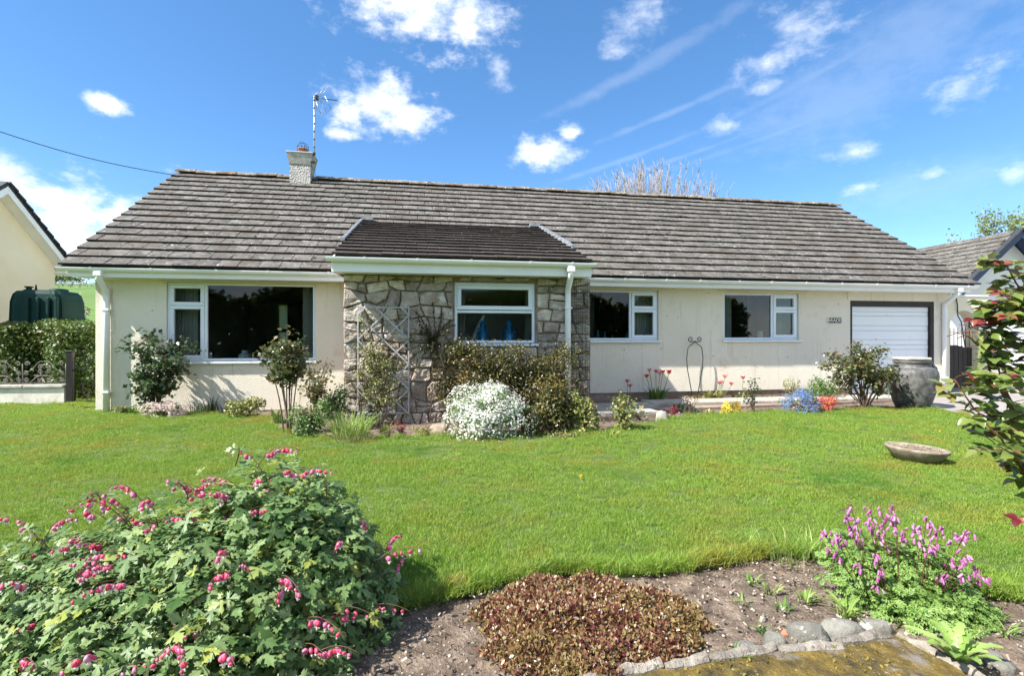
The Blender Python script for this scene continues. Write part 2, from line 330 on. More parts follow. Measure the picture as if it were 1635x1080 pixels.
M['iron'] = noisy('weathered_iron', [(.3,(.10,.09,.085)), (.7,(.26,.24,.22))], 12, 5, .55, .3, 60)
M['blackiron'] = noisy('black_iron', [(.3,(.012,.012,.013)), (.7,(.035,.033,.032))], 12, 5, .45, .2, 60, metal=.3)
M['alu'] = noisy('aluminium', [(.3,(.35,.35,.36)), (.7,(.55,.55,.56))], 9, 3, .4, 0, metal=.7)
M['soil'] = noisy('bed_soil', [(.28,(.05,.034,.024)), (.48,(.15,.108,.076)), (.72,(.31,.24,.18))], 11, 10, .98, 1.0, 60, .02, spots=[(60,.6,.68,(.42,.36,.29)), (24,.4,.32,(.035,.025,.018))])
M['ground'] = noisy('rough_ground', [(.3,(.11,.17,.035)), (.5,(.16,.23,.05)), (.7,(.22,.25,.08))], 1.4, 6, .98, .5, 20)
M['turf'] = noisy('turf_base', [(.3,(.06,.10,.018)), (.6,(.11,.165,.03)), (.8,(.16,.17,.05))], 2.5, 8, .98, .9, 60, .03)
M['hill'] = noisy('pasture', [(.3,(.075,.14,.025)), (.7,(.11,.19,.035))], .04, 5, .98, .2, 2)
M['concrete'] = noisy('concrete_slab', [(.25,(.24,.22,.185)), (.5,(.40,.37,.32)), (.75,(.54,.51,.46))], 7, 9, .95, .9, 55, .012, perobj=.12, spots=[(12,.62,.7,(.28,.25,.2)), (5,.58,.75,(.36,.33,.26))])
M['kerb'] = noisy('dirty_kerb', [(.25,(.13,.11,.085)), (.5,(.27,.24,.20)), (.75,(.42,.385,.335))], 16, 10, .97, 1.0, 70, .014, perobj=.15, spots=[(9,.55,.66,(.15,.13,.06)), (30,.6,.66,(.10,.085,.06))])
M['tarmac'] = noisy('driveway', [(.3,(.22,.2,.185)), (.7,(.34,.31,.29))], 2, 8, .95, .5, 90, .008, spots=[(70,.58,.66,(.45,.42,.39))])
M['rock'] = noisy('garden_stone', [(.25,(.085,.083,.07)), (.5,(.165,.16,.135)), (.75,(.29,.28,.245))], 8, 9, .92, .9, 45, .014, perobj=.22, spots=[(16,.6,.66,(.56,.55,.5)), (7,.6,.7,(.2,.2,.08))])
M['moss'] = noisy('moss_mat', [(.3,(.03,.026,.01)), (.48,(.13,.09,.018)), (.70,(.27,.18,.03))], 14, 9, .98, 1.0, 90, .02, spots=[(6,.56,.66,(.24,.21,.18)), (50,.62,.7,(.4,.36,.3))])
M['urn'] = noisy('grey_glazed_urn', [(.33,(.035,.035,.034)), (.5,(.085,.084,.08)), (.68,(.19,.185,.175))], 9, 9, .6, .5, 45, .006, spots=[(26,.66,.71,(.42,.42,.41)), (5,.58,.72,(.2,.18,.15))])
M['dish'] = noisy('old_stone_bowl', [(.25,(.16,.12,.085)), (.5,(.27,.22,.16)), (.78,(.42,.37,.30))], 12, 9, .95, .6, 45, .008)
M['bark'] = noisy('stem_bark', [(.3,(.07,.045,.03)), (.7,(.17,.12,.085))], 20, 5, .9, .4, 70)
M['redstem'] = noisy('red_stem', [(.3,(.08,.03,.018)), (.7,(.17,.07,.04))], 20, 4, .6, .2, 60)
M['greenstem'] = noisy('green_stem', [(.3,(.10,.14,.03)), (.7,(.18,.22,.06))], 20, 4, .6, 0)
M['oldwood'] = noisy('grey_weathered_wood', [(.3,(.33,.32,.32)), (.7,(.52,.51,.51))], 12, 6, .9, .5, 60, .006)
M['tank'] = noisy('dark_green_plastic', [(.3,(.004,.028,.024)), (.7,(.008,.045,.04))], 2, 4, .6, .1, 20, spec=.2)
M['neighbour'] = noisy('cream_smooth_wall', [(.3,(.74,.66,.48)), (.7,(.84,.77,.6))], .8, 5, .9, .3, 60)
M['white_wall'] = noisy('white_render', [(.3,(.72,.71,.68)), (.7,(.82,.81,.79))], 1, 5, .9, .4, 60)
M['old_white'] = noisy('stained_white_wall', [(.25,(.42,.38,.31)), (.5,(.68,.64,.56)), (.75,(.78,.75,.68))], 5, 8, .95, .6, 30, .012, spots=[(20,.62,.7,(.34,.29,.22))])
M['navy'] = noisy('navy_paint', [(.3,(.012,.025,.07)), (.7,(.022,.045,.12))], 2, 4, .4, .1, 30)
M['slate'] = noisy('dark_slate', [(.3,(.02,.022,.028)), (.7,(.05,.052,.06))], 6, 5, .7, .4, 30)
M['blueglaze'] = noisy('blue_glaze', [(.3,(.0,.16,.42)), (.7,(.02,.30,.6))], 20, 4, .15, .2, 40)
M['tealglaze'] = noisy('teal_glaze', [(.3,(.01,.1,.14)), (.7,(.05,.25,.3))], 20, 4, .2, 0)
M['whiteglaze'] = noisy('blue_white_china', [(.4,(.75,.77,.8)), (.6,(.3,.4,.6))], 30, 4, .2, 0)
# leaves and petals
g = leafmat
M['grass'] = g('grass_blade', [(0,(.13,.24,.022)), (.5,(.215,.35,.04)), (.87,(.30,.43,.08)), (1,(.46,.43,.18))], .5, .38, .25, patch=[(1.1,.50,.68,(.31,.32,.055)), (2.6,.6,.72,(.34,.27,.07)), (.8,.45,.3,(.12,.25,.035)), (9,.56,.7,(.27,.39,.09))])
M['longgrass'] = g('long_grass', [(0,(.14,.26,.04)), (.6,(.24,.38,.07)), (1,(.5,.5,.25))], .5, .35)
M['rosedark'] = g('dark_rose_leaf', [(0,(.022,.055,.022)), (.5,(.05,.10,.035)), (.85,(.10,.15,.05)), (1,(.16,.10,.05))], .28, .22, .7)
M['rosemix'] = g('mixed_rose_leaf', [(0,(.05,.085,.03)), (.5,(.12,.15,.05)), (.8,(.22,.21,.08)), (1,(.22,.09,.05))], .3, .28, .6)
M['evergreen'] = g('olive_evergreen', [(0,(.025,.035,.012)), (.5,(.07,.08,.02)), (.85,(.16,.14,.035)), (1,(.24,.17,.05))], .4, .2, patch=[(2.2,.55,.7,(.17,.12,.03))])
M['yellowgreen'] = g('yellow_green_leaf', [(0,(.12,.16,.03)), (.5,(.25,.28,.07)), (.9,(.42,.42,.16)), (1,(.3,.2,.08))], .4, .3)
M['midgreen'] = g('mid_green_leaf', [(0,(.05,.12,.025)), (.5,(.11,.21,.045)), (1,(.2,.32,.08))], .4, .3)
M['hedge'] = g('hedge_leaf', [(0,(.035,.075,.012)), (.5,(.085,.14,.022)), (1,(.16,.20,.035))], .45, .3, patch=[(1.2,.52,.68,(.15,.11,.02)), (.8,.44,.34,(.08,.17,.02))])
M['white'] = g('white_petal', [(0,(.78,.77,.70)), (1,(.88,.88,.84))], .5, .3, tcol=1.0)
M['palepink'] = g('pale_pink_petal', [(0,(.70,.50,.46)), (.5,(.80,.66,.60)), (1,(.85,.74,.68))], .5, .3, tcol=1)
M['bleedleaf'] = g('bleeding_heart_leaf', [(0,(.065,.135,.033)), (.5,(.15,.245,.08)), (.84,(.25,.34,.14)), (1,(.30,.34,.06))], .45, .3, .35)
M['bleedpink'] = g('deep_pink_petal', [(0,(.64,.05,.11)), (.45,(.74,.12,.24)), (.8,(.70,.22,.38)), (1,(.62,.38,.52))], .4, .3, tcol=1.1)
M['purple'] = g('mauve_petal', [(0,(.36,.09,.27)), (.5,(.52,.17,.42)), (1,(.66,.34,.58))], .45, .3, tcol=1.1)
M['fern'] = g('ferny_leaf', [(0,(.11,.22,.045)), (.5,(.20,.34,.08)), (1,(.33,.46,.12))], .45, .35)
M['sedum'] = g('red_groundcover', [(0,(.09,.02,.02)), (.3,(.17,.055,.042)), (.55,(.26,.13,.07)), (.8,(.30,.24,.08)), (1,(.5,.42,.30))], .3, .25, patch=[(1.5,.5,.7,(.27,.22,.07))])
M['newred'] = g('young_red_leaf', [(0,(.12,.015,.02)), (.6,(.24,.04,.05)), (1,(.30,.10,.06))], .25, .35)
M['fgrose'] = g('foreground_rose_leaf', [(0,(.05,.10,.022)), (.4,(.13,.19,.04)), (.75,(.22,.27,.07)), (.88,(.25,.24,.07)), (1,(.14,.045,.025))], .25, .28, .7)
M['yellow'] = g('yellow_petal', [(0,(.75,.55,.02)), (1,(.85,.72,.08))], .5, .3, tcol=1)
M['blue'] = g('blue_petal', [(0,(.12,.2,.55)), (1,(.28,.38,.72))], .5, .3, tcol=1)
M['coral'] = g('coral_petal', [(0,(.55,.08,.04)), (1,(.75,.2,.12))], .5, .3, tcol=1)
M['tulippink'] = g('tulip_petal', [(0,(.7,.12,.12)), (.5,(.8,.3,.3)), (1,(.82,.62,.6))], .4, .3, tcol=1)
M['maroon'] = g('maroon_petal', [(0,(.16,.01,.03)), (1,(.3,.03,.06))], .4, .3)
M['treeleaf'] = g('spring_tree_leaf', [(0,(.14,.2,.06)), (1,(.3,.36,.14))], .5, .35)
M['twig'] = noisy('pale_twig', [(.3,(.25,.2,.16)), (.7,(.4,.34,.28))], 8, 3, .9, 0)
# ================= the bungalow =================
SUNH = 0
house = empty('bungalow', GP, ALPHA, 'long cream pebble dashed bungalow with brown tiled roof and stone fronted porch', 'bungalow')
WT = .5; WL, WR = .31, 17.72; HB = 7.46; EAVE = 2.47; RIDT = 3.98
PITCH = math.radians(34.7); TP = math.tan(PITCH)
PW = -1.37; PS0, PS1 = fac(548, 550, PW)[0], fac(942, 550, PW)[0]       # porch wall plane and its ends
def rect(x0, y0, x1, y1, t):
    a = fac(x0, y0, t); b = fac(x1, y1, t); c = fac(x0, y1, t); d = fac(x1, y0, t)
    return a[0], (c[1]+b[1])/2, b[0], (a[1]+d[1])/2                      # s0, z0, s1, z1
W1 = rect(265, 452, 503, 577, WT); W3 = rect(925, 463, 1051, 544, WT); W4 = rect(1155, 468, 1275, 543, WT)
W2 = rect(725, 451, 855, 549, PW); GD = rect(1357, 481, 1491, 629, WT); GD = (GD[0], 0.0, GD[2], GD[3])
def holed_wall(mb, s0, s1, z0, z1, t0, t1, holes):
    S = sorted({s0, s1, *[h[0] for h in holes], *[h[2] for h in holes]}); Zs = sorted({z0, z1, *[h[1] for h in holes], *[h[3] for h in holes]})
    for i in range(len(S)-1):
        for k in range(len(Zs)-1):
            cs, cz = (S[i]+S[i+1])/2, (Zs[k]+Zs[k+1])/2
            if any(h[0] < cs < h[2] and h[1] < cz < h[3] for h in holes): continue
            a, b, c, d = S[i], S[i+1], Zs[k], Zs[k+1]
            mb.add([(a,t0,c),(b,t0,c),(b,t0,d),(a,t0,d)], [(0,1,2,3)]); mb.add([(a,t1,c),(b,t1,c),(b,t1,d),(a,t1,d)], [(3,2,1,0)])
    for h in holes + [(s0, z0, s1, z1)]:
        a, c, b, d = h
        mb.add([(a,t0,c),(b,t0,c),(b,t0,d),(a,t0,d),(a,t1,c),(b,t1,c),(b,t1,d),(a,t1,d)], [(0,1,5,4),(2,3,7,6),(0,4,7,3),(1,2,6,5)])
mb = MB(); holed_wall(mb, WL, WR, .17, 2.30, WT, WT+.28, [W1, W3, W4, (GD[0], .17, GD[2], GD[3])])
mb.build('wall', M['render'], house)
mb = MB(); mb.box((PS1, WT+.03, -.1), (GD[0], WT+.26, .168)); mb.build('plinth', M['mortar'], house)
mb = MB(); mb.box((WL, WT, -.1), (PS0+.3, WT+.28, .169)); mb.build('wall_base', M['render'], house); mb = MB(); mb.box((GD[2], WT, -.1), (WR, WT+.28, .169)); mb.build('wall_base', M['render'], house)
# side, gable and rear walls
rear = rect(448, 486, 462, 530, HB)
for nm, s in (('side_wall', WL), ('side_wall', WR-.28)):
    mb = MB(); pr = [(WT+.282, 0), (HB-.282, 0), (HB-.282, 2.3), (HB, 2.3), (RIDT, 5.0), (WT+.1, 2.36), (WT+.282, 2.30)]
    mb.prism([(WT+.282, -.1), (HB-.282, -.1), (HB-.282, 2.42), (RIDT, EAVE+.02+(RIDT-.02-WT-.3)*TP), (WT+.282, 2.42)], 0, s, s+.28); mb.build(nm, M['render'], house)
mb = MB(); holed_wall(mb, WL, WR, -.1, 2.3, HB-.28, HB, [(rear[0], 1.0, rear[2], rear[3])]); mb.build('rear_wall', M['render'], house)
mb = MB()
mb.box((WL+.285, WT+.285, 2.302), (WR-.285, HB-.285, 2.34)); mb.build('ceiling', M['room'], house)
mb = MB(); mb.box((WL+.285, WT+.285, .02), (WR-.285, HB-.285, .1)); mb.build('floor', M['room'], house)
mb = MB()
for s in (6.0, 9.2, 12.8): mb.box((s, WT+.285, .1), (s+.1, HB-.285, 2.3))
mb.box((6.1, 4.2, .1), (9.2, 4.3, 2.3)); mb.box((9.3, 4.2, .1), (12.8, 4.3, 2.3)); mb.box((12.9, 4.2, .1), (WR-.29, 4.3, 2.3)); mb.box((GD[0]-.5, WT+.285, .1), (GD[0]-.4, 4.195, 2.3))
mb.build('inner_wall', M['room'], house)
# soffit and fascia
def eaves(s0, s1, t0, t1, zf0, zf1, nm=''):
    mb = MB(); mb.bbox((s0, t0, zf0), (s1, t0+.022, zf1), .004); mb.build('fascia', M['upvc'], house)
    mb = MB(); mb.box((s0+.01, t0+.024, zf0+.012), (s1-.01, t1, zf0+.03)); mb.build('soffit', M['upvc'], house)
eaves(.13, PS0+.0, .1, WT+.01, 2.29, 2.42); eaves(PS1-.05, WR+.12, .1, WT+.01, 2.29, 2.42)
def gutter(s0, s1, t, z, nb_):
    mb = MB(); r = .058; n = 10
    prof = [(t+r*math.cos(math.pi+math.pi*k/n), z+r*math.sin(math.pi+math.pi*k/n)*1.15) for k in range(n+1)]
    inner = [(t+(r-.006)*math.cos(math.pi+math.pi*k/n), z+(r-.006)*math.sin(math.pi+math.pi*k/n)*1.15) for k in range(n, -1, -1)]
    mb.prism(prof+inner, 0, s0, s1)
    for s in (s0, s1-.012): mb.prism([(a, b) for a, b in prof], 0, s-.002, s+.014)
    o = mb.build('gutter', M['upvc'], house, fixn=True)
    b = MB(); R = r+.009
    prof = [(t+R*math.cos(math.pi+math.pi*k/8), z+.006+R*math.sin(math.pi+math.pi*k/8)*1.15) for k in range(9)]; inn = [(t+r*math.cos(math.pi+math.pi*k/8), z+.006+r*math.sin(math.pi+math.pi*k/8)*1.15) for k in range(8, -1, -1)]
    b.prism(prof+inn, 0, -.016, .016); me = b.mesh('gutter_bracket', M['upvc'])
    for k in range(nb_):
        s = s0 + (k+.6)*(s1-s0)/nb_ + random.uniform(-.08, .08); link('bracket', me, o, (s, 0, 0))
gutter(0, PS0-.1, .06, 2.437, 5); gutter(PS1-.02, 17.96, .06, 2.437, 12)
# porch
P0, P1 = 4.55, 8.41; PT = -1.82; PP = math.radians(19.4); TPP = math.tan(PP)
eaves(P0-.02, P1-.03, -1.72, PW+.02, 2.235, 2.42); gutter(P0-.1, P1+.03, -1.78, 2.437, 5)
for s in (P0-.02, P1-.052):
    mb = MB(); mb.prism([(-1.695, 2.237), (.09, 2.30), (.09, EAVE+1.9*TPP), (-1.695, 2.44)], 0, s, s+.022); mb.build('bargeboard', M['upvc'], house, fixn=True)
def downpipe(path, w=.048):
    mb = MB(); mb.tube(path, w, 10); o = mb.build('downpipe', M['upvc'], house)
    for z in (1.75, .35):
        p = path[-1]; mb = MB(); mb.bbox((p[0]-.06, p[1]-.054, z), (p[0]+.06, p[1]+.055, z+.03), .006); mb.build('pipe_clip', M['upvc'], o)
    mb = MB(); p = path[0]; mb.bbox((p[0]-.06, p[1]-.052, p[2]-.09), (p[0]+.06, p[1]+.052, p[2]+.0), .01); mb.build('outlet', M['upvc'], o)
s_, z_ = fac(170, 470, WT-.05); g0 = fac(157, 440, .06)[0]
downpipe([(g0, .06, 2.385), (g0, .06, 2.27), (s_, WT-.06, 2.08), (s_, WT-.06, 1.97), (s_, WT-.06, .0)])
s_ = fac(906, 470, PW-.05)[0]; g0 = fac(911, 430, -1.78)[0]
downpipe([(g0, -1.78, 2.385), (g0, -1.78, 2.25), (s_, PW-.06, 2.06), (s_, PW-.06, 1.95), (s_, PW-.06, .0)])
s_ = fac(1507, 500, WT-.05)[0]; g0 = fac(1531, 470, .06)[0]
downpipe([(g0, .06, 2.385), (g0, .06, 2.27), (s_, WT-.06, 2.05), (s_, WT-.06, 1.95), (s_, WT-.06, .0)])
# ---- tiles ----
def tilemesh(w, mossy=False):
    mb = MB(); L_ = .40; th = .036
    mb.bbox((.003, 0, 0), (w-.003, L_, th), .004)
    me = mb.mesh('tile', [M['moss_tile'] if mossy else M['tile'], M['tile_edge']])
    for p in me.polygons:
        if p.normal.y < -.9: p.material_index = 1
    return me
TW, GA = .332, .3005
def roof_tiles(parent, s0, s1, t0, z0, pitch, ncr, mossy, keep, hide=None, lim=300):
    full = tilemesh(TW, mossy); half = tilemesh(TW/2, mossy); cand = []
    cp, sp = math.cos(pitch), math.sin(pitch); tilt = .038/.30
    for r in range(ncr):
        s = s0 + random.uniform(-.02, .01); col = 0; first = TW/2 if r % 2 else TW
        while s < s1-.05:
            w = first if col == 0 else TW
            me = half if w < TW-.01 else full
            if s + w > s1+.12: me = half
            t = t0 + r*GA*cp; z = z0 + r*GA*sp
            if not (hide and hide(s+w/2, t+.12)):
                P = hw(s+w/2, t+.1, z); dist = P.y; inview = abs(P.x/P.y) < 1.02
                cand.append((dist if inview else 99, s, t, z, me, w))
            s += w; col += 1
    cand.sort(key=lambda c: c[0])
    V = []; Fs = []; MI = []
    rx = pitch - tilt
    for k, (d, s, t, z, me, w) in enumerate(cand):
        jit = (rx + random.gauss(0, .0035), random.gauss(0, .0025), random.gauss(0, .004)); off = (s, t + random.gauss(0, .004), z + random.gauss(0, .0015) + .006)
        if k < lim and keep: link('tile', me, parent, off, jit)
        else:
            mtx = Matrix.Translation(off) @ Matrix.Rotation(jit[2], 4, 'Z') @ Matrix.Rotation(jit[1], 4, 'Y') @ Matrix.Rotation(jit[0], 4, 'X'); b = len(V)
            V += [tuple(mtx @ v.co) for v in me.vertices]; Fs += [tuple(i+b for i in p.vertices) for p in me.polygons]; MI += [p.material_index for p in me.polygons]
    if V:
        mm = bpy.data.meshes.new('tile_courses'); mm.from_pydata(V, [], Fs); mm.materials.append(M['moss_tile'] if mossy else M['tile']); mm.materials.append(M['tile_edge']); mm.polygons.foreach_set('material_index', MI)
        link('tile_courses', mm, parent)['kind'] = 'stuff'
mb = MB()
mb.add([(.08,.03,EAVE-.02),(17.85,.03,EAVE-.02),(17.85,RIDT,EAVE-.02+3.95*TP),(.08,RIDT,EAVE-.02+3.95*TP),(17.85,2*RIDT,EAVE-.02),(.08,2*RIDT,EAVE-.02)], [(0,1,2,3),(3,2,4,5)])
mb.add([(.08,.03,EAVE-.09),(17.85,.03,EAVE-.09),(17.85,RIDT,EAVE-.09+3.95*TP),(.08,RIDT,EAVE-.09+3.95*TP),(17.85,2*RIDT,EAVE-.09),(.08,2*RIDT,EAVE-.09)], [(3,2,1,0),(5,4,2,3)])
for s in (.08, 17.85): mb.add([(s,.03,EAVE-.09),(s,RIDT,EAVE-.09+3.95*TP),(s,RIDT,EAVE-.02+3.95*TP),(s,.03,EAVE-.02),(s,2*RIDT,EAVE-.02),(s,2*RIDT,EAVE-.09)], [(0,1,2,3),(1,5,4,2)])
roof = mb.build('roof', M['dark'], house)
PTOP = 1.9
roof_tiles(roof, .05, 17.93, .0, EAVE-.012, PITCH, 16, False, True, hide=lambda s, t: P0+.12 < s < P1-.12 and t < PTOP-.25)
mb = MB(); mb.add([(P0+.03,PT+.03,EAVE-.03),(P1-.03,PT+.03,EAVE-.03),(P1-.03,PTOP,EAVE-.03+(PTOP-PT)*TPP),(P0+.03,PTOP,EAVE-.03+(PTOP-PT)*TPP)], [(0,1,2,3)])
mb.add([(P0+.03,PT+.03,EAVE-.08),(P1-.03,PT+.03,EAVE-.08),(P1-.03,PTOP-.1,EAVE-.08+(PTOP-PT)*TPP),(P0+.03,PTOP-.1,EAVE-.08+(PTOP-PT)*TPP)], [(3,2,1,0)])
proof = mb.build('porch_roof', M['dark'], house)
roof_tiles(proof, P0, P1-.1, PT, EAVE-.012, PP, 13, True, False)
# ridge tiles, lead flashings, flashing at the verges of the porch
rm = MB(); n = 6; rl = .45
pf = [(.12*math.cos(math.pi*k/n)*1.05, .085*math.sin(math.pi*k/n)) for k in range(n+1)]; pi_ = [(.095*math.cos(math.pi*k/n), .065*math.sin(math.pi*k/n)-.005) for k in range(n, -1, -1)]
rm.prism(pf+pi_, 0, .004, rl-.004); rme = rm.mesh('ridge_tile', M['ridge'])
k = 0; s = .06
while s < 17.75:
    link('ridge_tile', rme, roof, (s, RIDT-.01, EAVE+3.95*TP+.0 + random.uniform(-.008, .008)), (random.gauss(0,.03), random.gauss(0,.012), 0)); s += rl
for s, sg in ((P0-.01, 1), (P1-.02, -1)):
    fl = None
    for k in range(11):
        t0 = -.75+k*.235; t1 = t0+.26; mb = MB(); z0 = EAVE+(t0-PT)*TPP+.052; z1 = z0+.26*TPP-.01; a = s-sg*.03; b = s+sg*.03; a, b = min(a,b), max(a,b)
        mb.add([(a,t0,z0+.01),(b,t0,z0+.016),(b,t1,z1+.004),(a,t1,z1),(a,t0,z0-.05),(b,t0,z0-.03),(b,t1,z1-.04),(a,t1,z1-.06)], [(0,1,2,3),(7,6,5,4),(4,5,1,0),(5,6,2,1),(6,7,3,2),(7,4,0,3)])
        o_ = mb.build('flashing', M['lead'], house if fl is None else fl); fl = fl or o_
    zt = EAVE+.075+PTOP*TP; mb = MB(); c = s+sg*.12
    mb.box((c-.11, PTOP-.12, zt-.09), (c+.11, PTOP+.0, zt-.02)); mb.build('lead_cap', M['lead'], house, rot=(0,0,0))
# ---- stone porch wall ----
mb = MB(); holed_wall(mb, PS0, PS1, -.1, 2.25, PW+.03, PW+.3, [W2]); swall = mb.build('stone_wall', M['mortar'], house)
mb = MB()
for s in (PS0, PS1-.2): mb.box((s, PW+.302, -.1), (s+.2, WT-.01, 2.3))
mb.build('porch_side_wall', M['mortar'], house)
def clip(poly, nx, ny, d):                # keep the side where nx*x+ny*y <= d
    out = []
    for i in range(len(poly)):
        a, b = poly[i], poly[(i+1) % len(poly)]; da = nx*a[0]+ny*a[1]-d; db = nx*b[0]+ny*b[1]-d
        if da <= 0: out.append(a)
        if da*db < 0: q = da/(da-db); out.append((a[0]+(b[0]-a[0])*q, a[1]+(b[1]-a[1])*q))
    return out
def stones(s0, s1, z0, z1, hole, cell, seed, t):
    rnd = random.Random(seed); polys = []; z = z0; lines = [z0]
    while z < z1-.1: z += cell*rnd.uniform(.5, 1.15); lines.append(min(z, z1))
    lines[-1] = z1
    def wave(r, s): return lines[r] + (0 if r in (0, len(lines)-1) else .10*noise.noise(Vector((s*2.3, r*7.1, seed))) + .02*noise.noise(Vector((s*9, r*3.1, seed))))
    def edge(a, b, n, jit): return [(a[0]+(b[0]-a[0])*k/n + rnd.gauss(0, jit), a[1]+(b[1]-a[1])*k/n + rnd.gauss(0, jit)) for k in range(n)]
    for r in range(len(lines)-1):
        s = s0; jb = jt = s0
        while s < s1-.01:
            h = lines[r+1]-lines[r]; w = rnd.choice((.13,.17,.21,.26,.32,.38))*(1.0 if h > .14 else 1.2)
            if s1-s-w < .12: w = s1-s
            e = s+w; last = e >= s1-.001; nb_, nt_ = (s1, s1) if last else (e+rnd.uniform(-.05,.05), e+rnd.uniform(-.05,.05)); g_ = rnd.uniform(.004, .010)
            q = [(jb+g_, wave(r, jb)+g_), (nb_-g_, wave(r, nb_)+g_), (nt_-g_, wave(r+1, nt_)-g_), (jt+g_, wave(r+1, jt)-g_)]
            parts = [q]
            if h > .2 and w < .3 and rnd.random() < .35:
                f = rnd.uniform(.35, .65); L1 = (q[0][0]+(q[3][0]-q[0][0])*f, q[0][1]+(q[3][1]-q[0][1])*f); R1 = (q[1][0]+(q[2][0]-q[1][0])*f, q[1][1]+(q[2][1]-q[1][1])*f+rnd.uniform(-.03,.03))
                parts = [[q[0], q[1], (R1[0], R1[1]-g_), (L1[0], L1[1]-g_)], [(L1[0], L1[1]+g_), (R1[0], R1[1]+g_), q[2], q[3]]]
            for c in parts:
                cm = (sum(p[0] for p in c)/4, sum(p[1] for p in c)/4)
                # knock a corner or two off, roughen the outline
                k = rnd.randrange(4) if rnd.random() < .7 else -1; cc = []
                for m in range(4):
                    if m == k:
                        a, b, d = c[m-1], c[m], c[(m+1) % 4]; f = rnd.uniform(.2,.5); cc += [(b[0]+(a[0]-b[0])*f, b[1]+(a[1]-b[1])*f), (b[0]+(d[0]-b[0])*f, b[1]+(d[1]-b[1])*f)]
                    else: cc.append(c[m])
                out = []
                for m in range(len(cc)): out += edge(cc[m], cc[(m+1) % len(cc)], 2, .0035)
                polys.append((out, cm))
            s = e; jb, jt = nb_, nt_
    for poly, p in polys:
        if hole:
            a, c, b, d = hole[0]-.03, hole[1]-.06, hole[2]+.03, hole[3]+.02
            cx, cz = p[0], p[1]
            cands = [clip(poly, 1, 0, a), clip(poly, -1, 0, -b), clip(poly, 0, 1, c), clip(poly, 0, -1, -d)]
            inside = any(a < x < b and c < y < d for x, y in poly) or (a < cx < b and c < cz < d) 
            if inside or (min(x for x,_ in poly) < b and max(x for x,_ in poly) > a and min(y for _,y in poly) < d and max(y for _,y in poly) > c):
                def ar(pl): return abs(sum(pl[k][0]*pl[(k+1)%len(pl)][1]-pl[(k+1)%len(pl)][0]*pl[k][1] for k in range(len(pl))))/2 if len(pl) > 2 else 0
                poly = max(cands, key=ar)
                if ar(poly) < .002: continue
        # round the outline a little, then raise a rough face
        rp = []
        for k in range(len(poly)):
            a, b, c = poly[k-1], poly[k], poly[(k+1) % len(poly)]
            f = .09
            rp += [(b[0]+(a[0]-b[0])*f, b[1]+(a[1]-b[1])*f), (b[0]+(c[0]-b[0])*f, b[1]+(c[1]-b[1])*f)]
        cx = sum(x for x,_ in rp)/len(rp); cz = sum(y for _,y in rp)/len(rp); n = len(rp)
        hgt = rnd.uniform(.035, .075); tx, tz = rnd.uniform(-.12,.12), rnd.uniform(-.12,.12)
        vs = [(x, t+.045, z) for x, z in rp]
        for sc_, dh in ((1.0, .55), (.90, .95), (.5, 1.0)):
            for x, z in rp:
                X = cx+(x-cx)*sc_; Z = cz+(z-cz)*sc_
                vs.append((X, t+.03 - hgt*dh - (X-cx)*tx*.5 - (Z-cz)*tz*.5 - .016*noise.noise(Vector((X*11, Z*11, seed))) - .014*noise.noise(Vector((X*30, Z*30, 3))), Z))
        vs.append((cx, t+.03-hgt*1.1, cz))
        fs = [(l*n+k, l*n+(k+1)%n, (l+1)*n+(k+1)%n, (l+1)*n+k) for l in range(3) for k in range(n)] + [(3*n+k, 3*n+(k+1)%n, 4*n) for k in range(n)]
        m2 = MB(); m2.add(vs, fs); m2.build('stone', M['stone'], swall, fixn=True)
stones(PS0, PS1, -.03, 2.24, W2, .235, 11, PW)
# ---- windows: frame > sash, pane, sill ----
def window(rc, t, cols, nm='window', sill=.045):
    s0, z0, s1, z1 = rc; fw = .045; d0, d1 = t+.035, t+.10
    mb = MB()
    def ring(mb, a, c, b, d, w, y0, y1, wb=None):
        wb = wb or w
        mb.bbox((a, y0, d-w), (b, y1, d), .006); mb.bbox((a, y0, c), (b, y1, c+wb), .006); mb.bbox((a, y0, c+wb+.0005), (a+w, y1, d-w-.0005), .006); mb.bbox((b-w, y0, c+wb+.0005), (b, y1, d-w-.0005), .006)
    ring(mb, s0+.004, z0+.004, s1-.004, z1-.004, fw, d0, d1)
    for (a, c, b, d, opening) in cols:
        pass
    xs = sorted({round(c[2], 4) for c in cols if c[2] < s1-.06}); 
    for x in xs: mb.bbox((x-fw*.55, d0+.001, z0+fw+.005), (x+fw*.55, d1-.001, z1-fw-.005), .005)
    w = mb.build(nm, M['upvc_frame'], house)
    for (a, c, b, d, opening) in cols:
        A, B = (a+fw*.5 if a > s0+.06 else s0+fw), (b-fw*.5 if b < s1-.06 else s1-fw)
        Cc, D = (c+.0 if c > z0+.06 else z0+fw), (d if d < z1-.06 else z1-fw)
        if opening:
            sb = MB(); ring(sb, A+.002, Cc+.002, B-.002, D-.002, .062, d0-.016, d1-.02); sb.build('sash', M['upvc_frame'], w); q = .062
        else:
            q = .012
            if c > z0+.06 or d < z1-.06:
                sb = MB()
                if c > z0+.06: sb.bbox((A, d0+.002, Cc-.01), (B, d1-.002, Cc+.03), .005)
                else: sb.bbox((A, d0+.002, D-.03), (B, d1-.002, D+.012), .005)
                sb.build('transom', M['upvc_frame'], w)
        pb = MB(); pb.box((A+q-.01, d0+.03, Cc+q-.01), (B-q+.01, d0+.036, D-q+.01)); pb.build('pane', M['glass'], w)
    sb = MB(); sb.bbox((s0-.03, t-.06, z0-.045), (s1+.05, t+.035, z0-.004), .008); sb.bbox((s0, t+.0355, z0-.03), (s1, t+.24, z0-.003), .004); sb.build('sill', M['upvc_frame'], w)
    return w
def sp(x, t): return fac(x, 500, t)[0]
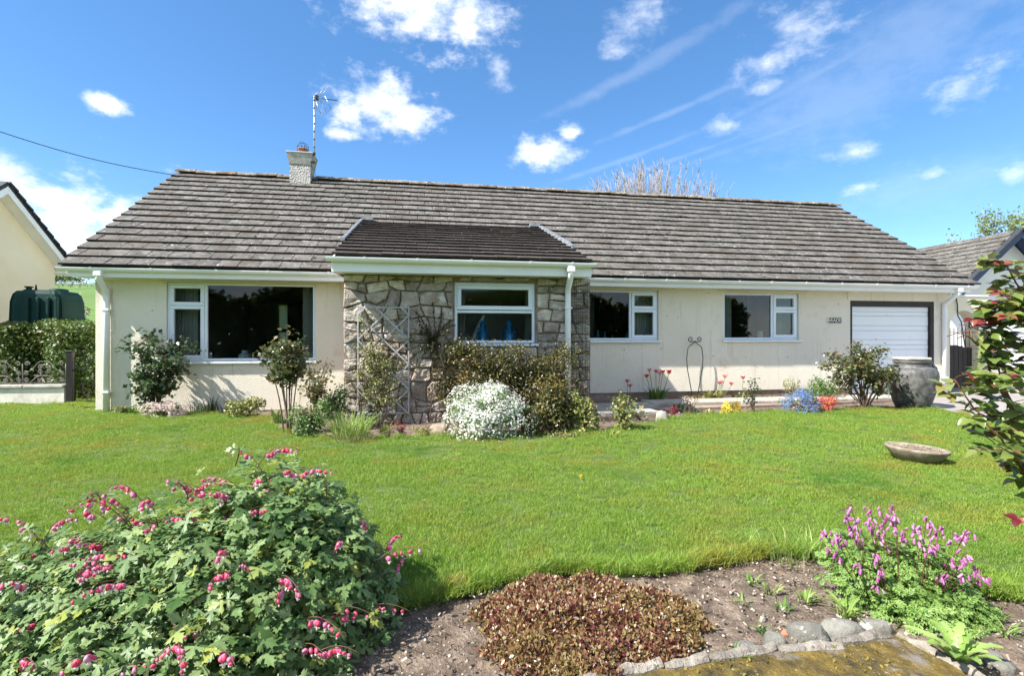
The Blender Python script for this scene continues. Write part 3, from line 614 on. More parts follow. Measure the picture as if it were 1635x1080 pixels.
def zp(x, y, t): return fac(x, y, t)[1]
m1 = sp(327, WT); h1 = zp(295, 488, WT)
window(W1, WT, [(W1[0], h1, m1, W1[3], True), (W1[0], W1[1], m1, h1, True), (m1, W1[1], W1[2], W1[3], False)])
h2 = zp(790, 495, PW)
window(W2, PW+.02, [(W2[0], h2, W2[2], W2[3], True), (W2[0], W2[1], W2[2], h2-.02, False)])
m3 = sp(1007, WT); h3 = zp(1030, 494, WT)
window(W3, WT, [(W3[0], W3[1], m3, W3[3], False), (m3, h3, W3[2], W3[3], True), (m3, W3[1], W3[2], h3, True)])
m4 = sp(1234, WT); h4 = zp(1255, 495, WT)
window(W4, WT, [(W4[0], W4[1], m4, W4[3], False), (m4, h4, W4[2], W4[3], True), (m4, W4[1], W4[2], h4, True)])
# rear window seen through the left-hand room
mb = MB(); a, b, d = rear[0], rear[2], rear[3]; mb.box((a, HB-.2, d-.05), (b, HB-.14, d)); mb.box((a, HB-.2, 1.0), (b, HB-.14, 1.05)); mb.box((a, HB-.19, 1.44), (b, HB-.15, 1.54)); rw = mb.build('rear_window', M['upvc_frame'], house); mb = MB(); mb.box((a, HB-.17, 1.05), (b, HB-.166, d-.05)); mb.build('net_blind', leafmat('net_blind', [(0,(.75,.75,.72)),(1,(.8,.8,.78))], .9, .5), rw)
# shallow lintel boards over the windows
for rc, t in ((W1, WT), (W3, WT), (W4, WT)):
    mb = MB(); mb.bbox((rc[0]-.12, t-.012, rc[3]+.015), (rc[2]+.22, t-.001, 2.285), .003); mb.build('lintel', M['neighbour'], house)
# ---- garage door ----
s0, z0, s1, z1 = GD; fr = MB(); fr.bbox((s0, WT+.005, z1-.12), (s1, WT+.12, z1), .004); fr.bbox((s0, WT+.005, 0), (s0+.06, WT+.12, z1-.121), .004); fr.bbox((s1-.09, WT+.005, 0), (s1, WT+.12, z1-.121), .004)
gdo = fr.build('garage_door', M['dark'], house)
hts = [.115,.10,.215,.115,.205,.12,.10,.22,.115,.22,.12,.2,.2]; z = z1-.125
for k, h in enumerate(hts):
    if z - h < .03: h = z-.03
    if h < .04: break
    mb = MB(); mb.bbox((s0+.063, WT+.06+(.006 if k % 2 else 0), z-h+.004), (s1-.093, WT+.09, z), .006); mb.build('panel', M['door'], gdo); z -= h
# ---- chimney ----
c0 = fac(462, 285, RIDT-.3)[0]; c1 = fac(495, 285, RIDT-.3)[0]; ct = fac(480, 262, RIDT-.3)[1]+.0; top = fac(480, 243, RIDT-.3)[1]
mb = MB(); mb.box((c0, RIDT-.3, 4.7), (c1, RIDT+.16, ct)); ch = mb.build('chimney', M['chimney'], house)
mb = MB(); q = .06; zc = ct
mb.add([(c0-.015,RIDT-.315,zc),(c1+.015,RIDT-.315,zc),(c1+.015,RIDT+.175,zc),(c0-.015,RIDT+.175,zc),(c0-q,RIDT-.36,top-.04),(c1+q,RIDT-.36,top-.04),(c1+q,RIDT+.22,top-.04),(c0-q,RIDT+.22,top-.04)], [(3,2,1,0),(0,1,5,4),(1,2,6,5),(2,3,7,6),(3,0,4,7),(4,5,6,7)])
mb.bbox((c0-q-.015, RIDT-.375, top-.039), (c1+q+.015, RIDT+.235, top), .012)
mb.build('chimney_cap', M['cement'], ch)
pc = (c0*.5+c1*.5+.01, RIDT-.05, top)
mb = MB(); mb.lathe([(.115, 0), (.11, .03), (.105, .14), (.12, .145), (.12, .17), (.085, .17), (.085, .05)], pc, 20); mb.build('chimney_pot', M['terracotta'], ch)
mb = MB()
for k in range(6):
    a = math.pi*2*k/6; c, s = math.cos(a), math.sin(a)
    mb.tube([(pc[0]+.125*c, pc[1]+.125*s, top+.08), (pc[0]+.135*c, pc[1]+.135*s, top+.22), (pc[0]+.10*c, pc[1]+.10*s, top+.29), (pc[0], pc[1], top+.33)], .005, 5)
for z in (.1, .2): mb.tube([(pc[0]+.134*math.cos(a), pc[1]+.134*math.sin(a), top+z) for a in [2*math.pi*i/20 for i in range(21)]], .005, 5, False)
mb.build('bird_guard', M['blackiron'], ch)
# ---- aerial on its mast (strapped to the chimney) ----
mx = c1+.09; mt = fac(503, 137, RIDT-.3)[1]
aer = empty('tv_aerial', hw(mx, RIDT-.3, top-.35), ALPHA, 'grey television aerial on a banded mast strapped to the chimney', 'aerial')
mb = MB(); Hm = mt-(top-.35)-.25; mb.tube([(0,0,-.1),(0,0,Hm)], .017, 8)
mb.build('mast', M['alu'], aer)
mb = MB()
for k in range(8): mb.tube([(0,0,.28+k*(Hm-.3)/7.5),(0,0,.31+k*(Hm-.3)/7.5)], .021, 8)
mb.bbox((-.09,-.03,.1),(.03,.03,.14)); mb.bbox((-.09,-.03,.32),(.03,.03,.36)); mb.build('clamp', M['blackiron'], aer)
bd = Vector((1, -.25, -.17)).normalized(); mb = MB(); o_ = Vector((-.04, 0, Hm-.03)); mb.tube([o_, o_+bd*.62], .009, 6)
mb.bbox((.03,-.04,Hm-.09),(.10,.03,Hm+.02)); mb.build('boom', M['blackiron'], aer)
mb = MB(); up = Vector((.5, .25, .9)).normalized()
for q, l in ((.06,.14),(.1,.13)): pass
mb.tube([(.05,0,Hm-.02),(.05+.22,0,Hm+.26)], .006, 5); mb.tube([(.10,.05,Hm),(.10+.25,.05,Hm+.3)], .006, 5); mb.tube([(-.02,0,Hm-.0),(.12,0,Hm+.14)], .006, 5)
mb.tube([(.03,0,Hm-.1),(.15,0,Hm-.42)], .010, 5); mb.tube([(.13,.0,Hm-.08),(.28,0,Hm-.38)], .009, 5); mb.tube([(.25,0,Hm+.02),(.40,0,Hm-.30)], .010, 5); mb.tube([(-.02,.05,Hm-.05),(.06,.05,Hm-.3)], .006, 5)
mb.build('reflector_rod', M['alu'], aer)
mb = MB()
for q in (.28,.36,.44,.5,.56,.6):
    p = o_+bd*q; mb.tube([p+Vector((.02,.1,.04)), p-Vector((.02,.1,.04))], .006, 5)
mb.build('director_rod', M['blackiron'], aer)
mb = MB(); mb.tube([(.0,-.03,.05),(.02,-.05,-.1),(.05,-.1,-.28),(.14,-.16,-.42)], .006, 5); mb.build('lead_cable', M['blackiron'], aer)
# ---- name sign, lamp, brackets on the wall ----
s0, z0, s1, z1 = rect(1322, 508, 1342, 516, WT)
sg = empty('house_sign', hw(s0, WT, z0), ALPHA, 'small dark name plate with pale letters on the cream wall beside the garage', 'sign')
mb = MB(); mb.bbox((-.025,-.012,-.025), (s1-s0+.025,-.001,z1-z0+.03), .004); mb.build('backing', M['neighbour'], sg)
mb = MB(); mb.bbox((0,-.02,0), (s1-s0,-.0125,z1-z0), .003); mb.build('plate', M['blackiron'], sg)
tc = bpy.data.curves.new('lettering', 'FONT'); tc.body = 'ARADES'; tc.size = (z1-z0)*.98; tc.extrude = .002; tc.align_x = 'CENTER'; tc.align_y = 'CENTER'
t_ = bpy.data.objects.new('t', tc); COL.objects.link(t_); bpy.context.view_layer.update(); to = bpy.data.objects.new('lettering', bpy.data.meshes.new_from_object(t_.evaluated_get(bpy.context.evaluated_depsgraph_get()))); bpy.data.objects.remove(t_); COL.objects.link(to); to.parent = sg; to.location = ((s1-s0)/2, -.0225, (z1-z0)/2); to.rotation_euler = (math.pi/2, 0, 0); to.data.materials.clear(); to.data.materials.append(M['upvc'])
ls, lz = fac(1352, 465, WT); lp = empty('security_light', hw(ls, WT, lz), ALPHA, 'small cream floodlight high on the wall above the corner of the garage door', 'wall light')
mb = MB(); mb.lathe([(.0,-.03),(.045,-.03),(.06,0),(.045,.05),(0,.06)], (0,-.04,0), 14); mb.build('lamp_base', M['neighbour'], lp)
mb = MB(); mb.bbox((.05,-.15,-.03), (.20,-.07,.05), .01); mb.tube([(0,-.05,0),(.09,-.1,.01)], .015, 6); mb.build('lamp_head', M['upvc'], lp)
mb = MB(); mb.box((.075,-.153,-.015), (.185,-.1505,.035)); mb.build('lens', M['slate'], lp)
mb = MB(); mb.tube([(-.0,-.02,-.03),(-.01,-.012,-.12),(.02,-.012,-.2)], .006, 5); mb.build('cable', M['neighbour'], lp)
# little rusty nails and hooks that speckle the wall
nl = MB(); nl.lathe([(.009,0),(.009,.012),(.004,.014)], (0,0,0), 8); nme = nl.mesh('wall_hook', M['iron'])
for i, (x, y, lab) in enumerate(((1082,507,'rusty hook in the wall between the two right windows, upper'),(1065,505,'rusty hook in the wall beside the middle window frame'),(996,559,'rusty hook under the middle window'),(1055,557,'rusty hook below the end of the middle window sill'),
        (1138,569,'rusty hook just right of the iron scroll support'),(1190,571,'rusty hook below the right window sill'),(1257,571,'rusty hook below the casement of the right window'),(1096,578,'rusty hook behind the iron scroll support'),(1338,486,'rusty hook above the name plate'),(1131,468,'rusty hook near the fascia between windows'),(243,496,'rusty hook left of the big window'))):
    s, z = fac(x, y, WT); o = link('wall_hook', nme, None, hw(s, WT, z), (math.pi/2, 0, ALPHA)); tag(o, lab, 'hook', 'rusty hooks in the cream wall')
bs, bz = fac(1119, 460, WT); br = MB(); br.tube([(-.12,-.01,-.02),(-.12,-.06,-.02),(-.12,-.06,-.22)], .005, 5); br.tube([(.02,-.01,.05),(.02,-.10,.03),(.02,-.12,-.02),(-.02,-.12,-.06)], .009, 6); br.tube([(-.12,-.03,0),(.02,-.03,0)], .005, 5)
tag(br.build('hanging_bracket', M['upvc'], None, hw(bs, WT, bz), (0,0,ALPHA)), 'white basket bracket under the eaves above the iron scroll support', 'bracket')
# ---- curtains and things on the inner sills ----
def curtain(x0, x1, rc, t, lab, z0=None, z1=None):
    s0 = sp(x0, t); s1 = sp(x1, t); z0 = z0 if z0 is not None else rc[1]-.02; z1 = z1 or rc[3]+.1
    n = 60; pts = [(s0+(s1-s0)*k/n, .028*math.sin(k*1.05+.6*math.sin(k*.31))+.01*math.sin(k*2.3)) for k in range(n+1)]
    m_ = MB(); vs = []
    for yy in (0, .004):
        for (s, o) in pts: vs += [(s, t+o+yy, z0), (s+.0, t+o*.8+yy, z1)]
    N2 = 2*(n+1); fs = []
    for k in range(n): fs += [(2*k,2*k+2,2*k+3,2*k+1), (N2+2*k+1,N2+2*k+3,N2+2*k+2,N2+2*k)]
    m_.add(vs, fs, True); o = m_.build('curtain', M['curtain'], None, GP, (0,0,ALPHA)); tag(o, lab, 'curtain', 'pale curtains inside the windows')
tw = WT+.36
curtain(272, 316, W1, tw, 'pale curtain behind the narrow casements of the big left window'); curtain(483, 502, W1, tw, 'narrow pale curtain at the edge of the big left pane nearest the porch')
curtain(728, 742, W2, PW+.36, 'pale curtain at the trellis side of the stone porch window'); curtain(838, 853, W2, PW+.36, 'pale curtain at the downpipe side of the stone porch window')
curtain(1010, 1050, W3, tw, 'pale curtain behind the casements of the middle window'); curtain(1156, 1166, W4, tw, 'narrow pale curtain beside the white jug window pane'); curtain(1232, 1274, W4, tw, 'pale curtain behind the casements of the window nearest the garage')
def ornament(name, prof, x, rc, t, mat, lab, cat, grp=None, sc_=1.0, extra=None):
    s = sp(x, t); mb = MB(); mb.lathe([(r*sc_, z*sc_) for r, z in prof], (0,0,0), 18); 
    if extra: extra(mb, sc_)
    o = mb.build(name, mat, None, hw(s, t, rc[1]-.002), (0,0,ALPHA)); tag(o, lab, cat, grp); return o
VASE = [(.06,0),(.075,.03),(.095,.09),(.085,.17),(.05,.235),(.035,.27),(.045,.31),(.052,.335),(.045,.36),(.03,.37),(.032,.385),(.02,.40)]
def handles(mb, k):
    for sg_ in (1, -1): mb.tube([(sg_*.045*k,0,.28*k),(sg_*.09*k,0,.26*k),(sg_*.10*k,0,.20*k),(sg_*.085*k,0,.16*k)], .009*k, 6)
ornament('vase', VASE, 770, W2, PW+.17, M['blueglaze'], 'bright blue ornamental vase on the porch sill nearer the trellis', 'vase', 'bright blue vases in the porch window', .92, handles)
ornament('vase', VASE, 812, W2, PW+.17, M['blueglaze'], 'bright blue ornamental vase on the porch sill nearer the downpipe', 'vase', 'bright blue vases in the porch window', .95, handles)
ornament('jar', [(.07,0),(.095,.01),(.10,.08),(.095,.11),(.05,.13),(.045,.14),(.05,.175),(.048,.18)], 390, W1, WT+.18, M['whiteglaze'], 'blue and white ginger jar on the sill of the big left window', 'jar', sc_=1.05)
ornament('figurine', [(.04,0),(.045,.03),(.03,.07),(.02,.10),(.025,.13),(.01,.15)], 336, W1, WT+.18, M['whiteglaze'], 'small pale china bird at the end of the big left window sill', 'figurine', sc_=1.1)
ornament('jug', [(.04,0),(.05,.03),(.055,.09),(.045,.14),(.055,.17)], 1213, W4, WT+.18, M['upvc'], 'white jug with flowers on the sill of the window nearest the garage', 'jug', sc_=1.15)
for x, k, lab in ((954, 1.1, 'tall teal figurine nearest the porch on the middle window sill'), (965, .95, 'second teal figurine on the middle window sill'), (977, .6, 'short teal figurine between two taller ones on the middle sill'), (1000, .9, 'teal bottle by the mullion of the middle window'), (1028, .8, 'dark blue figurine in front of the curtain of the middle window')):
    ornament('figurine', [(.035,0),(.04,.05),(.03,.10),(.018,.13),(.026,.16),(.01,.19)], x, W3, WT+.17, M['tealglaze'], lab, 'figurine', 'teal ornaments in the middle window', k)
ms = sp(752, PW+.3); mb = MB(); ring_z = W2[1]
mi = empty('tilted_frame', hw(ms, PW+.25, W2[1]), ALPHA, 'white frame with glass tilted inside the lower pane of the porch window', 'mirror'); mi.rotation_euler = (0, math.radians(24), ALPHA)  # white frame with a glass sheet, added leaning behind the pane
mb.bbox((-.02,-.02,0),(.02,.02,.46),.005); mb.bbox((-.02,.2,0),(.02,.24,.46),.005); mb.bbox((-.02,-.02,.46),(.02,.24,.5),.005); mb.build('frame', M['upvc'], mi)
mb = MB(); mb.box((-.005,.02,0),(.005,.2,.46)); mb.build('frame_glass', M['glass'], mi)
# ---- wire netting nailed to the end of the stone wall ----
a0 = sp(912, PW-.03); a1 = sp(940, PW-.03); zb, zt = .2, fac(925, 452, PW-.03)[1]
wn = empty('wire_netting', hw(a0, PW-.055, 0), ALPHA, 'square wire netting fixed to the stone at the right end of the porch', 'netting')
mb = MB(); k = 0
for i in range(9):
    x = (a1-a0)*i/8; mb.tube([(x, random.uniform(-.02,.01), zb), (x+random.uniform(-.01,.01), random.uniform(-.03,.01), (zb+zt)/2), (x, random.uniform(-.01,.01), zt+random.uniform(-.08,.08))], .0032, 4)
mb.build('upright_wire', M['blackiron'], wn)
mb = MB(); z = zb
while z < zt: mb.tube([(-.01, .0, z), ((a1-a0)/2, random.uniform(-.02,.01), z+random.uniform(-.008,.008)), (a1-a0+.01, 0, z)], .0032, 4); z += .052
mb.build('cross_wire', M['blackiron'], wn)
# ================= setting =================
mb = MB(); mb.add([(-900,-400,-.06),(900,-400,-.06),(900,1500,-.06),(-900,1500,-.06)], [(0,1,2,3)]); mb.build('ground', M['ground'], kind='structure')
def poly_sheet(name, pts, z, mat, th=0.0, kind='structure', sub=False):
    n = len(pts); m_ = MB()
    if th: m_.prism([(p[0], p[1]) for p in pts], 2, z-th, z)
    else: m_.add([(p[0], p[1], z) for p in pts], [tuple(range(n))])
    return m_.build(name, mat, kind=kind, fixn=True)
LZ = .045
BACK = [(-60,652),(60,652),(150,657),(185,658),(300,664),(418,670),(436,690),(480,703),(560,707),(640,705),(700,700),(790,704),(900,697),(965,693),(1045,678),(1100,668),(1250,662),(1400,657),(1480,656),(1520,664),(1575,676),(1640,698),(1750,735)]
FRONT = [(1750,1000),(1635,962),(1560,955),(1450,930),(1380,900),(1310,893),(1230,893),(1150,903),(1080,918),(1000,922),(900,920),(830,928),(760,948),(690,965),(600,985),(480,1010),(300,1040),(100,1060),(-300,1075)]
def xy(p): v = gp(*p); return (v.x, v.y)
LAWN = [(-16.0, 9.0)] + [xy(p) for p in BACK] + [xy(p) for p in FRONT] + [(-16.0, 2.2)]
poly_sheet('lawn', LAWN, LZ-.012, M['turf'], .1)
SIDE = [hw(-7, 1.3), hw(.2, 1.3), hw(.2, 30), hw(-14, 30)]
poly_sheet('side_lawn', [(p.x, p.y) for p in SIDE], .02, M['turf'])
# bed soil: gently lumpy sheets
def soil(name, x0, x1, y0, y1, st, amp, base, mat, seed):
    nx, ny = int((x1-x0)/st)+1, int((y1-y0)/st)+1; X, Y = np.meshgrid(np.linspace(x0,x1,nx), np.linspace(y0,y1,ny))
    Z = np.array([base + amp*(noise.fractal(Vector((x*3.1, y*3.1, seed)), 1.0, 2.0, 5) + .35*noise.noise(Vector((x*24, y*24, seed)))) for x, y in zip(X.ravel(), Y.ravel())])
    V = np.stack([X.ravel(), Y.ravel(), Z], 1); i = np.arange(nx*ny).reshape(ny, nx)
    Fa = np.stack([i[:-1,:-1].ravel(), i[:-1,1:].ravel(), i[1:,1:].ravel(), i[1:,:-1].ravel()], 1)
    o = link(name, np_mesh(name, V, Fa, mat, smooth=True)); o['kind'] = 'structure'; return o
soil('front_bed_soil', -3.4, 3.9, 1.2, 3.4, .022, .019, -.004, M['soil'], 3)
soil('house_bed_soil', -8.2, 9.5, 5.9, 11.6, .09, .016, -.01, M['soil'], 9)
def on_ground(p): return p
# gravel and grit on the beds
def in_poly(P, poly):
    poly = np.array(poly); x, y = P[:,0], P[:,1]; ins = np.zeros(len(P), bool); j = len(poly)-1
    for i in range(len(poly)):
        c = ((poly[i,1] > y) != (poly[j,1] > y)) & (x < (poly[j,0]-poly[i,0])*(y-poly[i,1])/(poly[j,1]-poly[i,1]+1e-12)+poly[i,0]); ins ^= c; j = i
    return ins
octv = T([(1,0,0),(-1,0,0),(0,1,0),(0,-1,0),(0,0,.7),(0,0,-.7),(.6,.6,.3)], [(0,6,4),(6,2,4),(2,1,4),(1,3,4),(3,0,4),(0,2,6),(2,0,5),(1,2,5),(3,1,5),(0,3,5)])
def pebbles(name, n, box_, size, mat, seed, z=.01, excl=None):
    r = np.random.default_rng(seed); P = np.stack([r.uniform(box_[0],box_[1],n), r.uniform(box_[2],box_[3],n)], 1); P = P[~in_poly(P, LAWN)]
    if excl: P = P[~in_poly(P, excl)]
    pos = np.column_stack([P, np.full(len(P), z)+r.uniform(-.006,.006,len(P))]); R = frames(np.tile([0,0,1.],(len(P),1)), r, .35, 0)
    V, Fa = stamp(octv, pos, R, size*r.pareto(2.6, len(P)).clip(.25, 3.2)); o = link(name, np_mesh(name, V, Fa, mat)); o['kind'] = 'stuff'; return o
def xyz_(p, z): v = gp(p[0], p[1], z); return (v.x, v.y)
PATHP = [xyz_(p, .03) for p in [(945,1074),(1060,1061),(1130,1049),(1240,1034),(1340,1024),(1428,1012),(1500,1045),(1560,1078),(1640,1120)]] + [(1.9,1.2),(.2,1.2)]
pebbles('gravel', 44000, (-3,3.8,1.3,3.3), .0032, noisy('grit', [(.3,(.15,.12,.095)),(.7,(.42,.37,.31))], 60, 3, .9, 0, perobj=.55), 5, .014, PATHP)
pebbles('bed_gravel', 5000, (-7.5,8.5,6.2,11), .010, noisy('dark_grit', [(.3,(.12,.09,.07)),(.7,(.34,.29,.24))], 60, 3, .9, 0, perobj=.4), 6, .004)
# bark chips and dead leaves
chips = T([(-1,-.35,0),(1,-.3,.1),(1,.35,0),(-1,.3,.15)], [(0,1,2),(0,2,3)])
r_ = np.random.default_rng(8); n = 2600; P = np.stack([r_.uniform(-3,3.6,n), r_.uniform(1.4,3.2,n)],1); P = P[~in_poly(P, LAWN)]; pos = np.column_stack([P, np.full(len(P),.02)])
V, Fa = stamp(chips, pos, frames(np.tile([0,0,1.],(len(P),1)), r_, .4, 0), .009*r_.uniform(.3,1.5,len(P))); o = link('bark_litter', np_mesh('bark_litter', V, Fa, leafmat('chip', [(0,(.12,.08,.05)),(.6,(.35,.27,.2)),(1,(.5,.44,.36))], .9, 0))); o['kind'] = 'stuff'
# mossy path inside the kerb, kerb stones
soil('mossy_path', .15, 2.2, 1.1, 2.25, .02, .006, -.05, M['moss'], 20)
def lumpy_path():
    m_ = MB(); n = len(PATHP); m_.prism(PATHP, 2, -.05, .028); return m_.build('moss_covered_path', M['moss'], kind='structure', fixn=True)
lumpy_path()
pr = np.random.default_rng(12); n = 5200; P = np.stack([pr.uniform(.15,2.3,n), pr.uniform(1.2,2.35,n)],1); P = P[in_poly(P, PATHP)]
P = P[np.array([noise.noise(Vector((x*4,y*4,1))) > -.12 for x, y in P])]
V, Fa = stamp(LEAF4, np.column_stack([P, np.full(len(P), .027)]), frames(np.tile([.3,0,.6],(len(P),1)), pr, .9, -.6), .017*pr.uniform(.5,1.3,len(P)))
link('moss_tufts', np_mesh('moss_tufts', V, Fa, g('moss_tuft', [(0,(.10,.09,.015)),(.5,(.25,.19,.03)),(1,(.38,.3,.06))], .8, .2)))['kind'] = 'stuff'
kerb = empty('path_edging', xy((1240,1034)) + (0,), 0, 'line of pale weathered concrete edging round the mossy path', 'kerb')
def kerbs(pts, w, z0, z1, seed):
    rr = random.Random(seed)
    for (a, b) in zip(pts[:-1], pts[1:]):
        A, B = Vector(xyz_(a, .04)), Vector(xyz_(b, .04)); L_ = (B-A).length; n = max(1, round(L_/.34)); d = (B-A)/L_; ang = math.atan2(d.y, d.x)
        for k in range(n):
            l = L_/n-.008; m_ = MB(); q = 7; vs = []
            for i in range(q+1):
                x = l*i/q
                for (yy, zz) in ((-w/2, z0), (-w/2, z1-.012), (-w/2+.014, z1), (w/2-.014, z1), (w/2, z1-.012), (w/2, z0)):
                    nz_ = noise.noise(Vector((x*18+k*5, yy*30, seed)))
                    vs.append((x, yy+.011*nz_, zz+(.014*noise.noise(Vector((x*14+k, yy*25, 4+seed))) if zz > z0 else 0)))
            fs = [(i*6+j, (i+1)*6+j, (i+1)*6+(j+1)%6, i*6+(j+1)%6) for i in range(q) for j in range(6)] + [(5,4,3,2,1,0), tuple(q*6+j for j in range(6))]
            m_.add(vs, fs, False); p = A + d*(L_*k/n)
            o = m_.build('edging_stone', M['kerb'], kerb, (p.x-kerb.location.x, p.y-kerb.location.y, rr.uniform(-.008,.004)), (rr.gauss(0,.03), rr.gauss(0,.02), ang+rr.gauss(0,.02)), fixn=True)
kerbs([(930,1082),(1060,1061),(1130,1048),(1240,1033),(1340,1023),(1420,1010)], .045, -.04, .045, 2)
kerbs([(1435,1011),(1500,1044),(1560,1076),(1640,1118)], .042, -.04, .043, 5)
def rock(x, y, wpx, hpx, lab, seed, grp='garden stones along the mossy path', depth=.8, mat='rock'):
    p = gp(x, y+(5 if y > 980 else 0), .02); k = p.y/F; a = wpx*k/2; h = hpx*k; import bmesh
    bm = bmesh.new(); bmesh.ops.create_icosphere(bm, subdivisions=3, radius=1)
    for v in bm.verts:
        c = v.co.copy(); d = 1 + .22*noise.noise(c*1.1+Vector((seed,0,0))) + .12*noise.noise(c*2.6+Vector((0,seed,0))) + .05*noise.noise(c*7+Vector((seed,seed,0)))
        c *= d
        if c.z > .72: c.z = .72 + (c.z-.72)*.35
        v.co = (c.x*a, c.y*a*depth, c.z*h*1.05)
    me = bpy.data.meshes.new('garden_stone'); bm.to_mesh(me); bm.free(); me.materials.append(M[mat])
    for p_ in me.polygons: p_.use_smooth = True
    o = link('garden_stone', me, None, (p.x, p.y+a*depth*.7, h*.15), (0, 0, random.uniform(-.3,.3))); tag(o, lab, 'stone', grp)
rock(1196,1036,40,14,'small flat pale stone at the left end of the stone row',1); rock(1242,1030,40,24,'smooth grey squarish stone second along the row',2); rock(1298,1021,62,30,'rounded grey brown boulder in the middle of the row',3,depth=.6)
rock(1352,1014,72,27,'long flat grey slab stone leaning beside the boulder',4,depth=.5); rock(1405,1009,58,24,'pale layered stone at the right end of the row',5,depth=.5); rock(1528,991,34,10,'lone flat stone under the mauve flowering clump',6,depth=.6)
rock(1612,1062,42,12,'grey stone by the kerb at the edge of the picture',7); rock(1256,1003,14,6,'tiny orange tinted stone on bare soil',8,mat='terracotta'); rock(1218,981,9,6,'tiny white stone on bare soil',9,mat='concrete'); rock(1595,1043,28,8,'narrow pale stone lying on the soil beyond the kerb',10)
rock(1058,672,20,17,'upright pale stone at the end of the paved slabs',13,grp='stones in the bed by the house',mat='concrete'); rock(700,690,34,14,'brown stone on the bed beside the white flowering bush',14,grp='stones in the bed by the house',mat='dish')
# ---- paving by the house ----
pv = [hw(9.0,-.95), hw(12.9,-.55), hw(15.4,-.25), hw(15.6,.1), hw(12.9,.0), hw(8.9,-.0)]
path = poly_sheet('path', [(p.x,p.y) for p in [hw(8.35,-1.55), hw(9.6,-1.5), hw(9.9,-.95), hw(15.4,-.55), hw(15.4,.05), hw(8.35,.05)]], .035, M['mortar'], .08)
for k in range(9):
    for j, (ta, tb) in enumerate(((-.56,-.02),)):
        a = 9.95+k*.61; m_ = MB(); m_.bbox((a+.004, ta, .035), (a+.604, tb, .085), .006); m_.build('paving_slab', M['concrete'], path, GP, (0,0,ALPHA))
for (a, b, ta, tb) in ((8.4,9.0,-1.5,-.95),(9.01,9.62,-1.5,-.95),(8.4,9.1,-.94,-.35),(9.11,9.9,-.94,-.35)):
    m_ = MB(); m_.bbox((a,ta,.035),(b,tb,.088),.006); m_.build('paving_slab', M['concrete'], path, GP, (0,0,ALPHA))
dr = [hw(15.42,-.55), hw(15.6,-.9)] + [Vector((*xy(p),0)) for p in [(1470,652),(1520,660),(1575,672),(1640,694),(1750,732),(1900,800)]] + [Vector((9.6,4,0)), Vector((24,4,0)), Vector((24,22,0)), hw(20.4,9.5), hw(15.42,.75)]
poly_sheet('driveway', [(p.x,p.y) for p in dr], .025, M['tarmac'])
# ---- hills ----
def hills():
    xs = np.linspace(-500, 500, 81); ys = np.linspace(55, 420, 40); X, Y = np.meshgrid(xs, ys)
    Z = np.array([23.6*(1-math.exp(-((y-55)/75)**1.5))*(1+.05*math.sin(x*.02+1)+.03*noise.noise(Vector((x*.02,y*.02,0)))) - .2 for x, y in zip(X.ravel(), Y.ravel())])
    nx, ny = 81, 40; i = np.arange(nx*ny).reshape(ny, nx); Fa = np.stack([i[:-1,:-1].ravel(), i[:-1,1:].ravel(), i[1:,1:].ravel(), i[1:,:-1].ravel()], 1)
    link('hill', np_mesh('hill', np.stack([X.ravel(),Y.ravel(),Z],1), Fa, M['hill'], smooth=True))['kind'] = 'structure'
hills()
mb = MB()
pts = [Vector((x, 128+.03*x, 14.2+.4*noise.noise(Vector((x*.05,0,0))))) for x in np.linspace(-190,-60,40)]
rr = np.random.default_rng(4); pos = np.concatenate([np.array([p])+rr.normal(size=(70,3))*[1.6,.5,.35] for p in pts])
fh = leafmesh('field_hedge', LEAFW, pos, rr.normal(size=(len(pos),3)), .42, g('far_hedge', [(0,(.2,.24,.1)),(1,(.38,.36,.25))]), rr, kind=None); tag(fh, 'thin pale hedge line crossing the green hillside', 'hedge')
pos = np.concatenate([np.array([-.0+x, 150, 17.6+h])+rr.normal(size=(260,3))*[1.4,1,h*.6] for x, h in ((-139,1.2),(-136,.9),(-133,1.1),(-130,.7),(-142,1.0))])
th = leafmesh('hilltop_thicket', LEAFW, pos, rr.normal(size=(len(pos),3)), .5, M['hedge'], rr, kind=None); tag(th, 'dark clump of trees on the skyline between the two houses', 'thicket')
